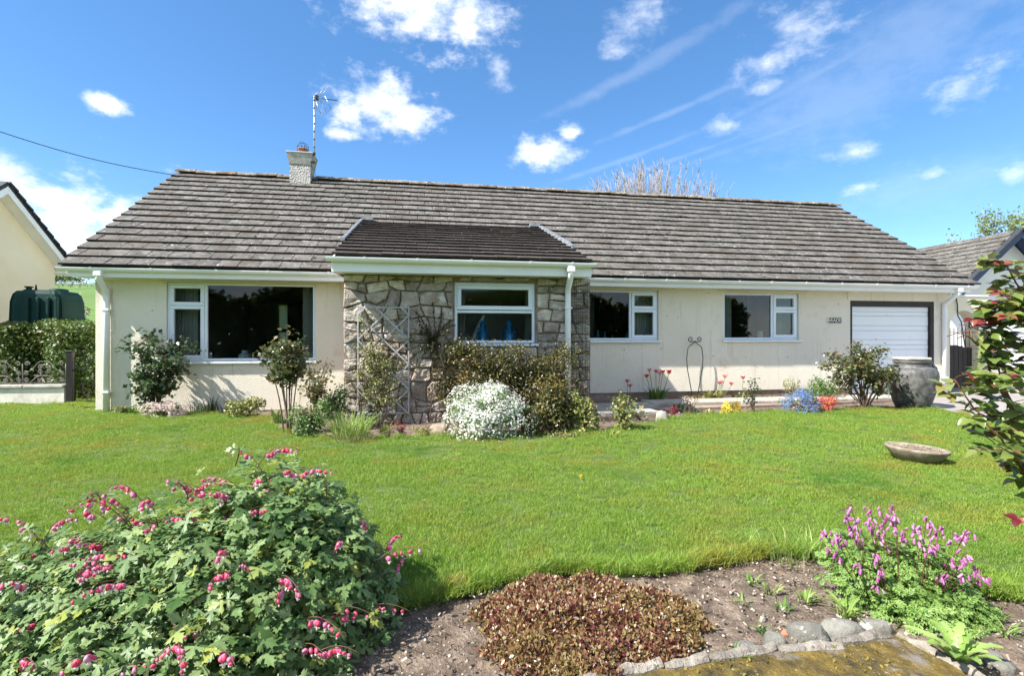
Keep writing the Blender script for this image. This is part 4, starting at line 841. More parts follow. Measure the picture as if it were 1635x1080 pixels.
# ---- left neighbour ----
def wall_dir_house():
    C = Vector((-12.5, 13.8, 0)); d = -Vv; nrm = U.copy()
    rz = math.atan2(d.y, d.x); o = empty('left_house', C, rz, 'cream gabled house with dark tiles and white bargeboard behind the oil tank', 'house')
    # local: +x along the wall away from the corner, local +y = to the right of d rotated: d x up ; the wall face looks along -n
    ysign = 1 if Vector((-math.sin(rz), math.cos(rz), 0)).dot(nrm) > 0 else -1
    zc = CAMH + (HY-418)/F*13.8; p = .74; Lw = 2.0
    m_ = MB(); m_.prism([(0,-.1),(0,zc-.02),(Lw,zc-.02+p*Lw),(2*Lw,zc-.02),(2*Lw,-.1)], 1, -8*ysign, 0) ; m_.build('wall', M['neighbour'], o, fixn=True)
    e = .30*ysign
    m_ = MB()
    def slope(m_, z_, th, y0, y1, x0=-.32):
        a = (x0, zc+z_+x0*p); b = (Lw, zc+z_+Lw*p); c = (2*Lw-x0, zc+z_+x0*p)
        m_.prism([a, b, c, (c[0], c[1]-th), (b[0], b[1]-th), (a[0], a[1]-th)], 1, y0, y1)
    slope(m_, .12, .10, -8*ysign, e*.98); m_.build('roof', M['slate'], o, fixn=True)
    m_ = MB(); slope(m_, .01, .17, e*.92, e, -.30); m_.build('bargeboard', M['upvc'], o, fixn=True)
    m_ = MB(); slope(m_, -.10, .03, .005*ysign, e*.9, -.28); m_.build('soffit', M['upvc'], o, fixn=True)
    tm = MB(); tm.bbox((0, min(0,.22*ysign), 0), (.30, max(0,.22*ysign), .045), .006); tme = tm.mesh('verge_tile', M['slate'])
    for k in range(10):
        x = -.36+k*.235; link('verge_tile', tme, o, (x, e-.17*ysign, zc+.125+x*p), (0, -math.atan(p)+.12, 0))
    m_ = MB(); m_.bbox((-.42,-3*ysign if ysign < 0 else -3,zc-.33),(-.0,.28 if ysign > 0 else 3,zc-.16),.01); m_.build('eaves_box', M['upvc'], o, fixn=True)
wall_dir_house()
# ---- right neighbour ----
def right_house():
    Za = 20.0; ap = at(1630, 368, Za); dep = Vector((-.114, .993, 0)).normalized(); gx = Vector((.993, .114, 0)).normalized(); w = .154*Za; ze = 1.32+.0719*Za; zr = ap.z; p = (zr-ze)/w
    c = ap - gx*w; o = empty('right_house', (c.x, c.y, 0), math.atan2(gx.y, gx.x), 'white gabled house with navy bargeboard and brown tiled roof beyond the garage', 'house')
    m_ = MB(); m_.prism([(.35,-.1),(.35,ze-.15+.35*p),(w,zr-.15),(2*w-.35,ze-.15+.35*p),(2*w-.35,-.1)], 1, .55, 8); m_.build('wall', M['white_wall'], o, fixn=True)
    def slope(m_, z_, th, y0, y1, x0=-.0):
        a = (x0, ze+z_+x0*p); b = (w, zr+z_); q = (2*w-x0, ze+z_+x0*p)
        m_.prism([a, b, q, (q[0], q[1]-th), (b[0], b[1]-th), (a[0], a[1]-th)], 1, y0, y1)
    m_ = MB(); slope(m_, .0, .06, .0, 8); rf = m_.build('roof', M['dark'], o, fixn=True)
    m_ = MB(); slope(m_, -.01, .26, -.04, -.001, -.05); m_.build('bargeboard', M['navy'], o, fixn=True)
    m_ = MB(); slope(m_, -.07, .03, .002, .55, -.02); m_.build('soffit', M['navy'], o, fixn=True)
    m_ = MB(); slope(m_, .09, .07, -.09, .12, -.06); m_.build('verge_strip', M['slate'], o, fixn=True)
    sl_ = math.hypot(w, zr-ze); pit = math.atan2(zr-ze, w); nc = 14; ga = sl_/nc
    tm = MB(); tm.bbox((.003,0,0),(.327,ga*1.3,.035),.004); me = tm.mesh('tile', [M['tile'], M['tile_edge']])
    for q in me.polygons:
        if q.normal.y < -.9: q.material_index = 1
    for r in range(nc):
        for k in range(20):
            y = .12+k*.33+(.165 if r % 2 else 0); off = (r*ga*math.cos(pit), y+.33, ze+r*ga*math.sin(pit)+.01); link('tile', me, rf, off, (pit-.12, 0, -math.pi/2))
tail = []
right_house()
# ---- arched garden wall with gate ----
s0, s1 = 17.74, sp(1577, .75); tA = .75
def arch_wall():
    o = empty('arched_wall', hw(s0, tA, 0), ALPHA, 'white garden wall with an arched gateway between the garage and the next house', 'wall')
    a0 = sp(1516, tA)-s0; a1 = sp(1561, tA)-s0; top = fac(1535, 474, tA)[1]; ap = fac(1538, 496, tA)[1]; sp_ = fac(1538, 522, tA)[1]; W_ = s1-s0
    m_ = MB(); n = 16; arc = [((a0+a1)/2-(a1-a0)/2*math.cos(math.pi*k/n), sp_+(ap-sp_)*math.sin(math.pi*k/n)) for k in range(n+1)]
    for y0, flip in ((0, False), (.3, True)):
        vs = [(x, y0, z) for x, z in arc] + [(x, y0, top) for x, z in arc]; fs = [(k, k+1, n+2+k, n+1+k) for k in range(n)]
        m_.add(vs, fs); m_.add([(0,y0,-.1),(a0,y0,-.1),(a0,y0,top),(0,y0,top)], [(0,1,2,3)]); m_.add([(a1,y0,-.1),(W_,y0,-.1),(W_,y0,top),(a1,y0,top)], [(0,1,2,3)])
    pr_ = [(a0,-.1)] + arc + [(a1,-.1)]
    m_.add([(x,0,z) for x,z in pr_]+[(x,.3,z) for x,z in pr_], [(k, k+1, len(pr_)+k+1, len(pr_)+k) for k in range(len(pr_)-1)])
    m_.add([(0,0,top),(W_,0,top),(W_,.3,top),(0,.3,top)], [(0,1,2,3)]); m_.add([(W_,0,-.1),(W_,.3,-.1),(W_,.3,top),(W_,0,top)], [(0,1,2,3)])
    m_.build('wall', M['neighbour'], o, fixn=True)
    m_ = MB(); m_.bbox((-.0,-.02,top+.001),(W_+.01,.32,top+.04),.008); m_.build('coping', M['white_wall'], o)
    gt = empty('garden_gate', hw(s0+a0+.01, tA+.12, 0), ALPHA, 'dark board gate with spiked iron top inside the white arch', 'gate')
    nb = 6; wg = a1-a0-.02; zt = fac(1538, 548, tA)[1]-.08
    for k in range(nb):
        b_ = MB(); b_.bbox((wg*k/nb+.002, 0, .08), (wg*(k+1)/nb-.008, .03, zt+.03*math.sin(k)), .004); b_.build('plank', M['dark'], gt)
    b_ = MB(); b_.bbox((0,.031,.3),(wg,.06,.38)); b_.bbox((0,.031,zt-.25),(wg,.06,zt-.17)); b_.build('rail', M['dark'], gt)
    b_ = MB(); zz = fac(1538, 527, tA)[1]
    for k in range(7): x = wg*(k+.5)/7; b_.tube([(x,.02,zt-.1),(x,.02,zz)], .007, 5); b_.tube([(x,.02,zz),(x,.02,zz+.05)], [.013,.001], 5)
    b_.tube([(0,.02,zz-.06),(wg,.02,zz-.06)], .008, 5); b_.build('spike', M['blackiron'], gt)
    b_ = MB(); b_.tube([(a0+.15,-.02,top),(a0+.18,-.03,top-.2),(a0+.2,-.02,top-.45),(a0+.3,-.02,top-.6),(a0+.4,-.03,top-1.2)], .012, 5)
    tag(b_.build('wall_cable', M['blackiron'], None, hw(s0, tA, 0), (0,0,ALPHA)), 'dark cable running down the white arched wall', 'cable')
arch_wall()
# ---- power line ----
A = at(-60, 190, 9); B = hw(.35, RIDT-.6, EAVE+(RIDT-.6)*TP+.15); pts = [A.lerp(B, k/24) + Vector((0,0,-.12*math.sin(math.pi*k/24))) for k in range(25)]
mb = MB(); mb.tube(pts, .008, 5); tag(mb.build('overhead_cable', M['blackiron']), 'thin black overhead cable sagging to the left end of the ridge', 'cable')
# ---- low wall, railing, gate ----
Zf = 9.75
def spiral(cx, cz, r, turns, a0, sg, n=26):
    return [(cx + r*(1-.78*k/n)*math.cos(a0+sg*turns*2*math.pi*k/n), 0, cz + r*(1-.78*k/n)*math.sin(a0+sg*turns*2*math.pi*k/n)) for k in range(n+1)]
lwE = at(108, 648, Zf); lw = empty('low_wall', (lwE.x, lwE.y, 0), math.pi+ALPHA*.6, 'low stained white wall with stone coping beside the garden gate', 'wall')
m_ = MB(); m_.box((0,-.1,-.1),(7,.1,.33)); m_.build('wall', M['old_white'], lw)
for k in range(10):
    m_ = MB(); m_.bbox((k*.7+.003,-.14,.331),(k*.7+.695,.14,.39),.012); m_.build('coping_stone', M['cement'], lw)
rl_ = empty('scroll_railing', (lwE.x, lwE.y, .39), math.pi+ALPHA*.6, 'rusty wrought iron scroll railing along the top of the low white wall', 'railing')
m_ = MB(); m_.tube([(0,0,.03),(7,0,.03)], .011, 6); m_.build('rail', M['iron'], rl_)
def unit():
    ms = []
    def t_(pts, nm): b = MB(); b.tube(pts, .0075, 5); ms.append((nm, b.mesh(nm, M['iron'])))
    for sx in (1, -1):
        c = .38
        t_([(c+sx*x, 0, z) for x, z in ((0,.44),(.06,.445),(.12,.41),(.17,.34),(.22,.28),(.28,.25),(.34,.26))], 'bar')
        t_([(c+sx*x, 0, z) for x, z in ((.0,.16),(.08,.165),(.15,.13),(.2,.08),(.25,.045))], 'bar')
        t_([(c+sx*(x-c), y, z) for x, y, z in spiral(c+.075, .34, .045, 1.4, 1.9, 1)], 'scroll')
        t_([(c+sx*(x-c), y, z) for x, y, z in spiral(c+.075, .245, .045, 1.4, 4.3, -1)], 'scroll')
        t_([(c+sx*(x-c), y, z) for x, y, z in spiral(c+.30, .40, .05, 1.4, 3.6, -1)], 'scroll')
        t_([(c+sx*(x-c), y, z) for x, y, z in spiral(c+.09, .085, .04, 1.4, 2.4, 1)], 'scroll')
        t_([(c+sx*(x-c), y, z) for x, y, z in spiral(c+.31, .10, .045, 1.4, .2, -1)], 'scroll')
        t_([(c+sx*(x-c), y, z) for x, y, z in spiral(c+.31, .21, .04, 1.4, 5.6, 1)], 'scroll')
    t_([(.0,0,.03),(.0,0,.40)], 'bar'); t_([(.2,0,.17),(.56,0,.17)], 'bar')
    return ms
UN = unit()
for k in range(9):
    for nm, me in UN: link(nm, me, rl_, (.04+k*.76, 0, 0))
gpst = at(112, 650, Zf-.05); m_ = MB(); m_.bbox((-.05,-.05,0),(.05,.05,1.02),.006); m_.bbox((-.058,-.058,1.021),(.058,.058,1.04),.005)
tag(m_.build('gate_post', M['blackiron'], None, (gpst.x, gpst.y, 0), (0,0,ALPHA)), 'square black iron gate post at the end of the low wall', 'post')
gg = empty('iron_gate', (gpst.x+.07, gpst.y+.02, .06), ALPHA, 'black wrought iron scroll gate between the post and the bungalow corner', 'gate'); gw = .62
def gt_(pts, nm, r=.008): b = MB(); b.tube(pts, r, 5); b.build(nm, M['blackiron'], gg)
gt_([(0,0,.0),(0,0,.86),(gw,0,.86),(gw,0,0),(0,0,0)], 'gate_frame', .011)
gt_([(.04,0,.86),(.07,0,.93),(.15,0,.98),(.22,0,.94),(.2,0,.9)], 'scroll'); gt_([(gw-.04,0,.86),(gw-.07,0,.93),(gw-.15,0,.98),(gw-.22,0,.94),(gw-.2,0,.9)], 'scroll')
for sx in (1, -1):
    c = gw/2
    for (x, z, r, a, sg) in ((.1,.74,.07,1.5,1),(.19,.34,.07,1.5,1),(.19,.24,.06,4.5,-1),(.08,.06,.07,.2,1),(.22,.62,.06,4.7,-1)): gt_([(c+sx*p[0], 0, p[2]) for p in spiral(x, z, r, 1.3, a, sg)], 'scroll')
    gt_([(c+sx*x,0,z) for x, z in ((.02,.22),(.04,.4),(.07,.52),(.13,.62),(.2,.66))], 'bar'); gt_([(c+sx*x,0,z) for x, z in ((.04,.18),(.12,.1),(.2,.03))], 'bar')
gt_([(gw/2,0,.1),(gw/2,0,.55)], 'bar'); gt_([(-.02,0,.6),(.07,0,.61)], 'latch', .014)
# ---- oil tank ----
def tank():
    c = at(78, 560, 11.3); o = empty('oil_tank', (c.x-.02, c.y, 0), .12, 'dark green plastic oil tank standing behind the hedge', 'oil tank')
    hz = CAMH + (HY-463)/F*11.3; w = 1.14/2; dp = .42; m_ = MB(); nx = 40; rows = []
    def outline(k, z):
        pts = []
        ww = w*k; dd = dp*k
        for i in range(nx):
            a = 2*math.pi*i/nx; ca, sa = math.cos(a), math.sin(a); e = .35
            x = ww*math.copysign(abs(ca)**e, ca); y = dd*math.copysign(abs(sa)**e, sa)
            if y < 0 and abs(x) < ww*.98:
                u = (x/ww+1)/2*6; f = u-math.floor(u); y += .05*(1 if .3 < f < .7 else 0)*k
            pts.append((x, y, z))
        return pts
    for k, z in ((1.0,.3),(1.03,.6),(1.02,1.2),(.97,hz-.28),(.90,hz-.12),(.80,hz-.05),(.5,hz-.02)): rows.append(outline(k, z))
    vs = [p for r in rows for p in r]; fs = [(i*nx+k, i*nx+(k+1)%nx, (i+1)*nx+(k+1)%nx, (i+1)*nx+k) for i in range(len(rows)-1) for k in range(nx)] + [tuple((len(rows)-1)*nx+k for k in range(nx))]
    m_.add(vs, fs); m_.build('tank_body', M['tank'], o)
    m_ = MB()
    for x in (-.1,.1,.3,.46): m_.bbox((x-.03,-dp*1.02-.03,.35),(x+.03,-dp*.9,hz-.2),.012)
    m_.build('rib', M['tank'], o)
    m_ = MB(); m_.lathe([(.09,0),(.09,.05),(.05,.06),(.05,.09),(.08,.1),(.08,.12)], (-.3,-.12,hz-.06), 14); m_.lathe([(.17,0),(.17,.05),(.1,.07)], (.25,-.05,hz-.05), 18); m_.build('filler_cap', M['tank'], o)
    m_ = MB(); m_.tube([(-.1,-.2,hz-.08),(-.1,-.2,hz+.09)], [.03,.012], 8); m_.build('vent_pipe', M['tank'], o)
    m_ = MB(); m_.box((-w*.9,-dp*.9,0),(w*.9,dp*.9,.3)); m_.build('plinth', M['cement'], o)
tank()
# ---- house across the road (only its reflection in the windows is seen) ----
oh = empty('house_opposite', (2, -24, 0), math.pi, 'pale bungalow across the road mirrored dimly in the windows', 'house')
m_ = MB(); m_.box((-9,0,0),(9,7,2.6)); m_.build('wall', M['neighbour'], oh); m_ = MB(); m_.prism([(-.4,2.55),(3.5,5.3),(7.4,2.55)], 0, -9.4, 9.4); m_.build('roof', M['slate'], oh, fixn=True)
m_ = MB(); m_.box((-6,-.02,.9),(-3.5,-.005,2.1)); m_.box((2,-.02,.9),(4.5,-.005,2.1)); m_.build('window', M['slate'], oh)
rr = np.random.default_rng(77); n = 26000; pos = np.stack([rr.uniform(-32,32,n), rr.uniform(-17.5,-16,n), rr.uniform(0,3.9,n)],1); pos[:,2] += .5*np.sin(pos[:,0]*.9)+.3
hd = leafmesh('unseen_hedge', LEAFW, pos, rr.normal(size=(n,3)), .5, M['hedge'], rr, kind=None); tag(hd, 'unseen leafy hedge along the road, raised tall to darken the window reflections', 'hedge')  # out-of-view hedge added tall enough to darken what the panes reflect
# ================= lawn grass: tufts instanced over the turf =================
def tuft_mesh(name, nb, rad, h, w, seed, mat, lean=.5):
    r = np.random.default_rng(seed); V = []; Fs = []
    for k in range(nb):
        a = r.uniform(0, 2*math.pi); d = rad*math.sqrt(r.uniform()); bx, by = d*math.cos(a), d*math.sin(a)
        la = r.uniform(0, 2*math.pi); ln = h*lean*r.uniform(.1, 1.3); hh = h*r.uniform(.55, 1.15); ww = w*r.uniform(.6, 1.2); pa = r.uniform(0, 2*math.pi)
        px, py = math.cos(pa)*ww/2, math.sin(pa)*ww/2; lx, ly = math.cos(la)*ln, math.sin(la)*ln; b = len(V)
        V += [(bx-px,by-py,0),(bx+px,by+py,0),(bx+lx*.35-px*.8,by+ly*.35-py*.8,hh*.6),(bx+lx*.35+px*.8,by+ly*.35+py*.8,hh*.6),(bx+lx,by+ly,hh)]
        Fs += [(b,b+1,b+3),(b,b+3,b+2),(b+2,b+3,b+4)]
    return np_mesh(name, np.array(V), np.array(Fs), mat)
def scatter(name, pts, srcs, scl, label=None, kind='stuff'):
    n = len(pts); me = bpy.data.meshes.new(name); me.vertices.add(n); me.vertices.foreach_set('co', np.asarray(pts, np.float32).ravel())
    r = np.random.default_rng(n); rot = np.stack([r.normal(size=n)*.12, r.normal(size=n)*.12, r.uniform(0, 6.283, n)], 1)
    a = me.attributes.new('rot', 'FLOAT_VECTOR', 'POINT'); a.data.foreach_set('vector', rot.astype(np.float32).ravel())
    a = me.attributes.new('scl', 'FLOAT', 'POINT'); a.data.foreach_set('value', np.asarray(scl, np.float32)); me.update()
    o = link(name, me); o['kind'] = kind
    col = bpy.data.collections.new(name+'_tufts')
    for m_ in srcs: col.objects.link(bpy.data.objects.new('tuft', m_))
    ng = bpy.data.node_groups.new(name, 'GeometryNodeTree'); ng.interface.new_socket('Geometry', in_out='INPUT', socket_type='NodeSocketGeometry'); ng.interface.new_socket('Geometry', in_out='OUTPUT', socket_type='NodeSocketGeometry')
    N, L = ng.nodes.new, ng.links.new; gi = N('NodeGroupInput'); go = N('NodeGroupOutput'); ip = N('GeometryNodeInstanceOnPoints'); ci = N('GeometryNodeCollectionInfo')
    ci.inputs['Collection'].default_value = col; ci.inputs['Separate Children'].default_value = True; ci.inputs['Reset Children'].default_value = True
    ra = N('GeometryNodeInputNamedAttribute'); ra.data_type = 'FLOAT_VECTOR'; ra.inputs['Name'].default_value = 'rot'; sa = N('GeometryNodeInputNamedAttribute'); sa.data_type = 'FLOAT'; sa.inputs['Name'].default_value = 'scl'
    er = N('FunctionNodeEulerToRotation'); L(ra.outputs['Attribute'], er.inputs[0]); L(gi.outputs[0], ip.inputs['Points']); L(ci.outputs[0], ip.inputs['Instance']); ip.inputs['Pick Instance'].default_value = True
    L(er.outputs[0], ip.inputs['Rotation']); L(sa.outputs['Attribute'], ip.inputs['Scale']); L(ip.outputs[0], go.inputs[0])
    md = o.modifiers.new('scatter', 'NODES'); md.node_group = ng; return o
TUFTS = [tuft_mesh('grass_tuft', 100, .085, .026, .0032, s, M['grass'], .9) for s in range(5)]
def lawn_points(ztest, y0, y1, dens, seed, poly=LAWN, xlim=1.12, margin=0):
    r = np.random.default_rng(seed); a = (2*xlim*y1)*(y1-y0); n = int(a*dens); P = np.stack([r.uniform(-xlim*y1, xlim*y1, n), r.uniform(y0, y1, n)], 1)
    P = P[(np.abs(P[:,0]) < xlim*P[:,1]+.4) & in_poly(P, poly)]; return np.column_stack([P, np.full(len(P), ztest)])
wide = lawn_points(LZ-.014, 1.7, 10, 26, 17, xlim=1.9); wide = wide[np.abs(wide[:,0]) > 1.1*wide[:,1]+.3]
pts = np.concatenate([wide, lawn_points(LZ-.014, 1.7, 3.6, 430, 1), lawn_points(LZ-.014, 3.6, 5.2, 270, 2), lawn_points(LZ-.014, 5.2, 10.2, 150, 3, xlim=1.3)])
bign = np.array([noise.noise(Vector((p[0]*1.3, p[1]*1.3, 2.0))) for p in pts]); dd = np.hypot(pts[:,0], pts[:,1])
scl = (.85 + .3*bign + .15*np.random.default_rng(3).uniform(-1,1,len(pts)))*np.interp(dd, [2.5, 5, 9], [1.0, 1.12, 1.3])
scatter('lawn_grass', pts, TUFTS, scl.clip(.4, 2))
# longer rough grass where the lawn meets the beds
def edge_pts(poly_px, n, w, seed, z=LZ-.02):
    r = np.random.default_rng(seed); P = [xy(p) for p in poly_px]; out = []
    seg = [(Vector(a), Vector(b)) for a, b in zip(P[:-1], P[1:])]; Ls = [(b-a).length for a, b in seg]; tot = sum(Ls)
    for (a, b), l in zip(seg, Ls):
        for k in range(int(n*l/tot)+1): q = a.lerp(b, r.uniform()); out.append((q.x+r.normal()*w, q.y+abs(r.normal())*w*1.0-w*.3, z))
    return np.array(out)
LT = [tuft_mesh('long_tuft', 34, .05, .085, .0042, 40+s, M['grass'], 1.0) for s in range(4)]
ep = edge_pts(FRONT[1:-1], 520, .035, 4); scatter('edge_grass', ep, LT, np.random.default_rng(5).uniform(.5, 1.05, len(ep)))
ep = edge_pts(BACK[2:-1], 420, .05, 6); scatter('back_edge_grass', ep, LT, np.random.default_rng(7).uniform(.5, 1.0, len(ep)))
rs = np.random.default_rng(9); q = [hw(rs.uniform(-3, .15), rs.uniform(1.2, 9)) for _ in range(1100)]; scatter('side_grass', np.array([(p.x,p.y,.02) for p in q]), TUFTS, rs.uniform(1.2, 2.2, len(q)))
# ================= plants =================
def clump_blades(mb_name, base, n, rad, h, w, lean, mat, seed, label=None, cat=None, group=None, parent=None, up=1.0):
    r = random.Random(seed); V = []; Fs = []
    for k in range(n):
        a = r.uniform(0, 6.283); d = rad*math.sqrt(r.random()); bx, by = d*math.cos(a), d*math.sin(a); la = a + r.gauss(0, .5); hh = h*r.uniform(.6, 1.1); ln = lean*hh*r.uniform(.2, 1.2); pa = la+1.57+r.gauss(0,.3); ww = w*r.uniform(.7,1.2)
        b = len(V); m = 6
        for i in range(m):
            u = i/(m-1); wx = ww*(1-u**2.2)*.5*(1 if i < m-1 else 0); x = bx+math.cos(la)*ln*u**1.8; y = by+math.sin(la)*ln*u**1.8; z = hh*(u-.28*lean*u**3)
            V += [(x-math.cos(pa)*wx, y-math.sin(pa)*wx, z), (x, y, z-ww*.18*(1-u)), (x+math.cos(pa)*wx, y+math.sin(pa)*wx, z)]
        for i in range(m-1):
            c = b+3*i
            for j in (0,1): Fs += [(c+j,c+j+1,c+j+4),(c+j,c+j+4,c+j+3)]
    o = link(mb_name, np_mesh(mb_name, np.array(V), np.array(Fs), mat), parent, base if not parent else (0,0,0)); return tag(o, label, cat, group)
def stems_mesh(paths, radii, mat, name='stem', parent=None, n=5):
    mb = MB()
    for p, r in zip(paths, radii): mb.tube(p, r, n)
    o = mb.build(name, mat, parent); return o
def bez(a, b, c, n=8): return [a.lerp(b, k/n).lerp(b.lerp(c, k/n), k/n) for k in range(n+1)]
def rose(base, boxpx, n_st, n_leaf, lsize, mat, seed, label, cat='rose bush', name='rose_bush', stem='bark', depth=None, low=.35, thick=.011, tight=.05, group=None, tpl=None):
    """shrub on visible bare stems: boxpx = crown (x0, ytop, x1, ybot) in the photo, measured at the base's distance"""
    r = random.Random(seed); rg = np.random.default_rng(seed); k = base.y/F
    x0, yt, x1, yb = boxpx; cx = ((x0+x1)/2-CX)*k; rx = (x1-x0)*k/2; zt = CAMH+(HY-yt)*k; zb = CAMH+(HY-yb)*k; cz, rz_ = (zt+zb)/2, (zt-zb)/2; ry = depth or rx*.8
    o = empty(name, base, 0, label, cat, group); paths, rad = [], []; P, Nn = [], []
    for i in range(n_st):
        a = 2*math.pi*(i+r.random()*.7)/n_st; rr_ = r.uniform(.45, .98); u = r.uniform(-.5, .9)
        q = math.sqrt(max(.05, 1-u*u)) ; tip = Vector((cx-base.x + rx*rr_*q*math.cos(a), ry*rr_*q*math.sin(a), cz+rz_*u*.95)); b0 = Vector((r.gauss(0,.025), r.gauss(0,.025), 0))
        mid = Vector((tip.x*.42+r.gauss(0,.05), tip.y*.4, tip.z*.62)); pa = bez(b0, mid, tip, 9); paths.append(pa); rad.append([thick*(1-.72*j/9) for j in range(10)])
        for j in range(r.randint(4, 7)):
            f = r.uniform(low, .95); s_ = pa[int(f*9)]; d = Vector((r.gauss(0,1), r.gauss(0,1), r.gauss(.55,.5))).normalized(); l = r.uniform(.25,.55)*min(rx, rz_)*1.0
            e = s_ + d*l; tw = bez(s_, s_+d*l*.5+Vector((0,0,.03)), e, 4); paths.append(tw); rad.append([thick*.38*(1-.15*q_) for q_ in range(5)])
            for t_ in range(6): 
                q_ = tw[r.randint(1,4)]; P.append(q_); Nn.append(d)
        for t_ in range(5): P.append(pa[r.randint(int(9*min(low+.15,.9)), 9)]); Nn.append(Vector((0,0,1)))
    stems_mesh(paths, rad, M[stem], 'stem', o)
    P = np.array([tuple(p) for p in P]); Nn = np.array([tuple(p) for p in Nn]); idx = rg.integers(0, len(P), n_leaf)
    pos = P[idx] + rg.normal(size=(n_leaf,3))*tight*np.array([1,1,.9]); nr = Nn[idx]*.4 + np.array([0,0,.9])
    pos[:,2] = np.maximum(pos[:,2], .03)
    leafmesh('leaves', tpl or LEAFW, pos, nr, lsize, M[mat], rg, .75, .35, .4, parent=o)
    return o
def mound(base, boxpx, n, lsize, mat, seed, label, cat, name, depth=None, lumps=7, flower=None, tpl=None, spread=.6, core=.55, group=None, flat=0, frng=None, stems=True, droop=.2):
    """low dense plant: leaves through a lumpy dome, optional blossoms over its surface"""
    r = random.Random(seed); rg = np.random.default_rng(seed); k = base.y/F; x0, yt, x1, yb = boxpx; cx = ((x0+x1)/2-CX)*k - base.x; rx = (x1-x0)*k/2; zt = CAMH+(HY-yt)*k; zb = max(0, CAMH+(HY-yb)*k); ry = depth or rx*.8
    o = empty(name, base, 0, label, cat, group)
    C = [(np.array([cx, 0, zb]), np.array([rx*.78, ry*.78, (zt-zb)*.84]))]
    for _ in range(lumps):
        a = r.uniform(0, 6.283); q = r.uniform(.3,.68); C.append((np.array([cx+rx*q*math.cos(a), ry*q*math.sin(a), zb+(zt-zb)*r.uniform(.15,.58)]), np.array([rx,ry,(zt-zb)])*r.uniform(.28,.48)))
    def samp(n, lo):
        w = np.array([c[1].prod()**.6 for c in C]); w /= w.sum(); ci = rg.choice(len(C), n, p=w); d = rg.normal(size=(n,3)); d /= np.linalg.norm(d,axis=1)[:,None]; d[:,2] = np.abs(d[:,2])*np.where(rg.random(n) < .85, 1, -.5)
        rad = rg.uniform(lo, 1, n)**.5; cc = np.array([c[0] for c in C])[ci]; ss = np.array([c[1] for c in C])[ci]; p = cc + d*ss*rad[:,None]*(1+.08*rg.normal(size=n))[:,None]; ok = p[:,2] > .01
        return p[ok], d[ok]
    p, d = samp(n, core); leafmesh('leaves', tpl or LEAFW, p, d+np.array([0,0,.35]), lsize, M[mat], rg, spread, droop, .4, parent=o)
    if stems:
        ps = [bez(Vector((cx*.5+r.gauss(0,.04),r.gauss(0,.04),0)), Vector((cx+r.gauss(0,.3)*rx, r.gauss(0,.3)*ry, (zt-zb)*.4)), Vector((cx+rx*r.uniform(-.7,.7), ry*r.uniform(-.7,.5), zb+(zt-zb)*r.uniform(.4,.8))), 5) for _ in range(12)]
        stems_mesh(ps, [[.006]*6]*12, M['bark'], 'stem', o, 4)
    if flower:
        fn, fs, fm, ftpl = flower; p, d = samp(int(fn*1.4), .86)
        keep = np.array([noise.noise(Vector(tuple(q*8+seed))) for q in p]) > -.12; p, d = p[keep][:fn], d[keep][:fn]
        if frng: s_ = (p[:,2] > frng*(zt)); p, d = p[s_], d[s_]
        leafmesh('blossom', ftpl, p+d*.012, d+np.array([0,-.15,.3]), fs, M[fm], rg, .35, 0, .3, parent=o)
    return o
def B(x, y, back=.28):
    p = gp(x, y); t = p.dot(Vv)-GV; s = (p-GP).dot(U); lim = (PW if PS0-.15 < s < PS1+.1 else WT)-back
    return p*((GV+lim)/(GV+t)) if t > lim else p
# --- left half of the house bed ---
rose(B(247,655,.45), (198,512,308,628), 13, 2600, .066, 'rosedark', 21, 'tall dark glossy rose bush in front of the left casement', low=.3)
mound(B(262,668), (231,641,302,668), 350, .028, 'midgreen', 22, 'pale pink flowering cushion at the foot of the tall dark rose', 'flower mound', 'phlox_cushion', flower=(2200,.026,'palepink',FLOR), depth=.25)
clump_blades('narrow_leaves', B(213,657), 16, .12, .26, .028, .9, M['midgreen'], 23, 'broad arching leaves left of the tall dark rose', 'plant')
clump_blades('narrow_leaves', B(338,656), 26, .10, .38, .014, .5, M['rosedark'], 24, 'upright dark blue green spears below the big window', 'plant'); clump_blades('narrow_leaves', B(310,655), 12, .14, .34, .012, 1.0, M['rosedark'], 25, 'loose bent dark stalks right of the pink cushion', 'plant')
mound(B(392,669), (352,632,424,668), 900, .04, 'yellowgreen', 26, 'low bronze tinted shrub under the middle of the big window', 'shrub', 'small_shrub', depth=.28)
clump_blades('narrow_leaves', B(440,668), 16, .07, .2, .045, .8, M['midgreen'], 27, 'small bright broad leaved plant behind the bare rose stems', 'plant')
rose(B(462,692), (410,522,500,600), 9, 1700, .055, 'rosemix', 28, 'leggy rose with bare forked stems in front of the big pane', low=.55); 
rose(B(500,668), (478,560,548,640), 8, 900, .046, 'rosemix', 29, 'thin rose with reddish tips beside the stone corner', low=.3, stem='redstem')
mound(B(497,700), (462,640,532,700), 2300, .026, 'midgreen', 30, 'round clipped green shrub beside the grassy clump', 'shrub', 'round_shrub', spread=.5)
clump_blades('grassy_clump', B(560,702), 330, .22, .42, .011, .75, M['longgrass'], 31, 'large grassy clump with straw at its base near the trellis', 'ornamental grass')
clump_blades('grassy_clump', B(567,705), 120, .26, .2, .012, 1.3, leafmat('straw', [(0,(.3,.24,.14)),(1,(.55,.47,.32))], .7, .2), 32, 'dry straw lying round the foot of the grassy clump', 'dead grass')
clump_blades('narrow_leaves', B(614,700), 24, .06, .26, .034, .6, M['yellowgreen'], 33, 'fresh green strap leaves at the foot of the trellis', 'plant')
mound(B(640,698), (628,672,652,698), 90, .02, 'maroon', 34, 'small red flowering plant beside the strap leaves', 'flower', 'red_flower_clump', flower=(60,.02,'coral',FLOR), lumps=3)
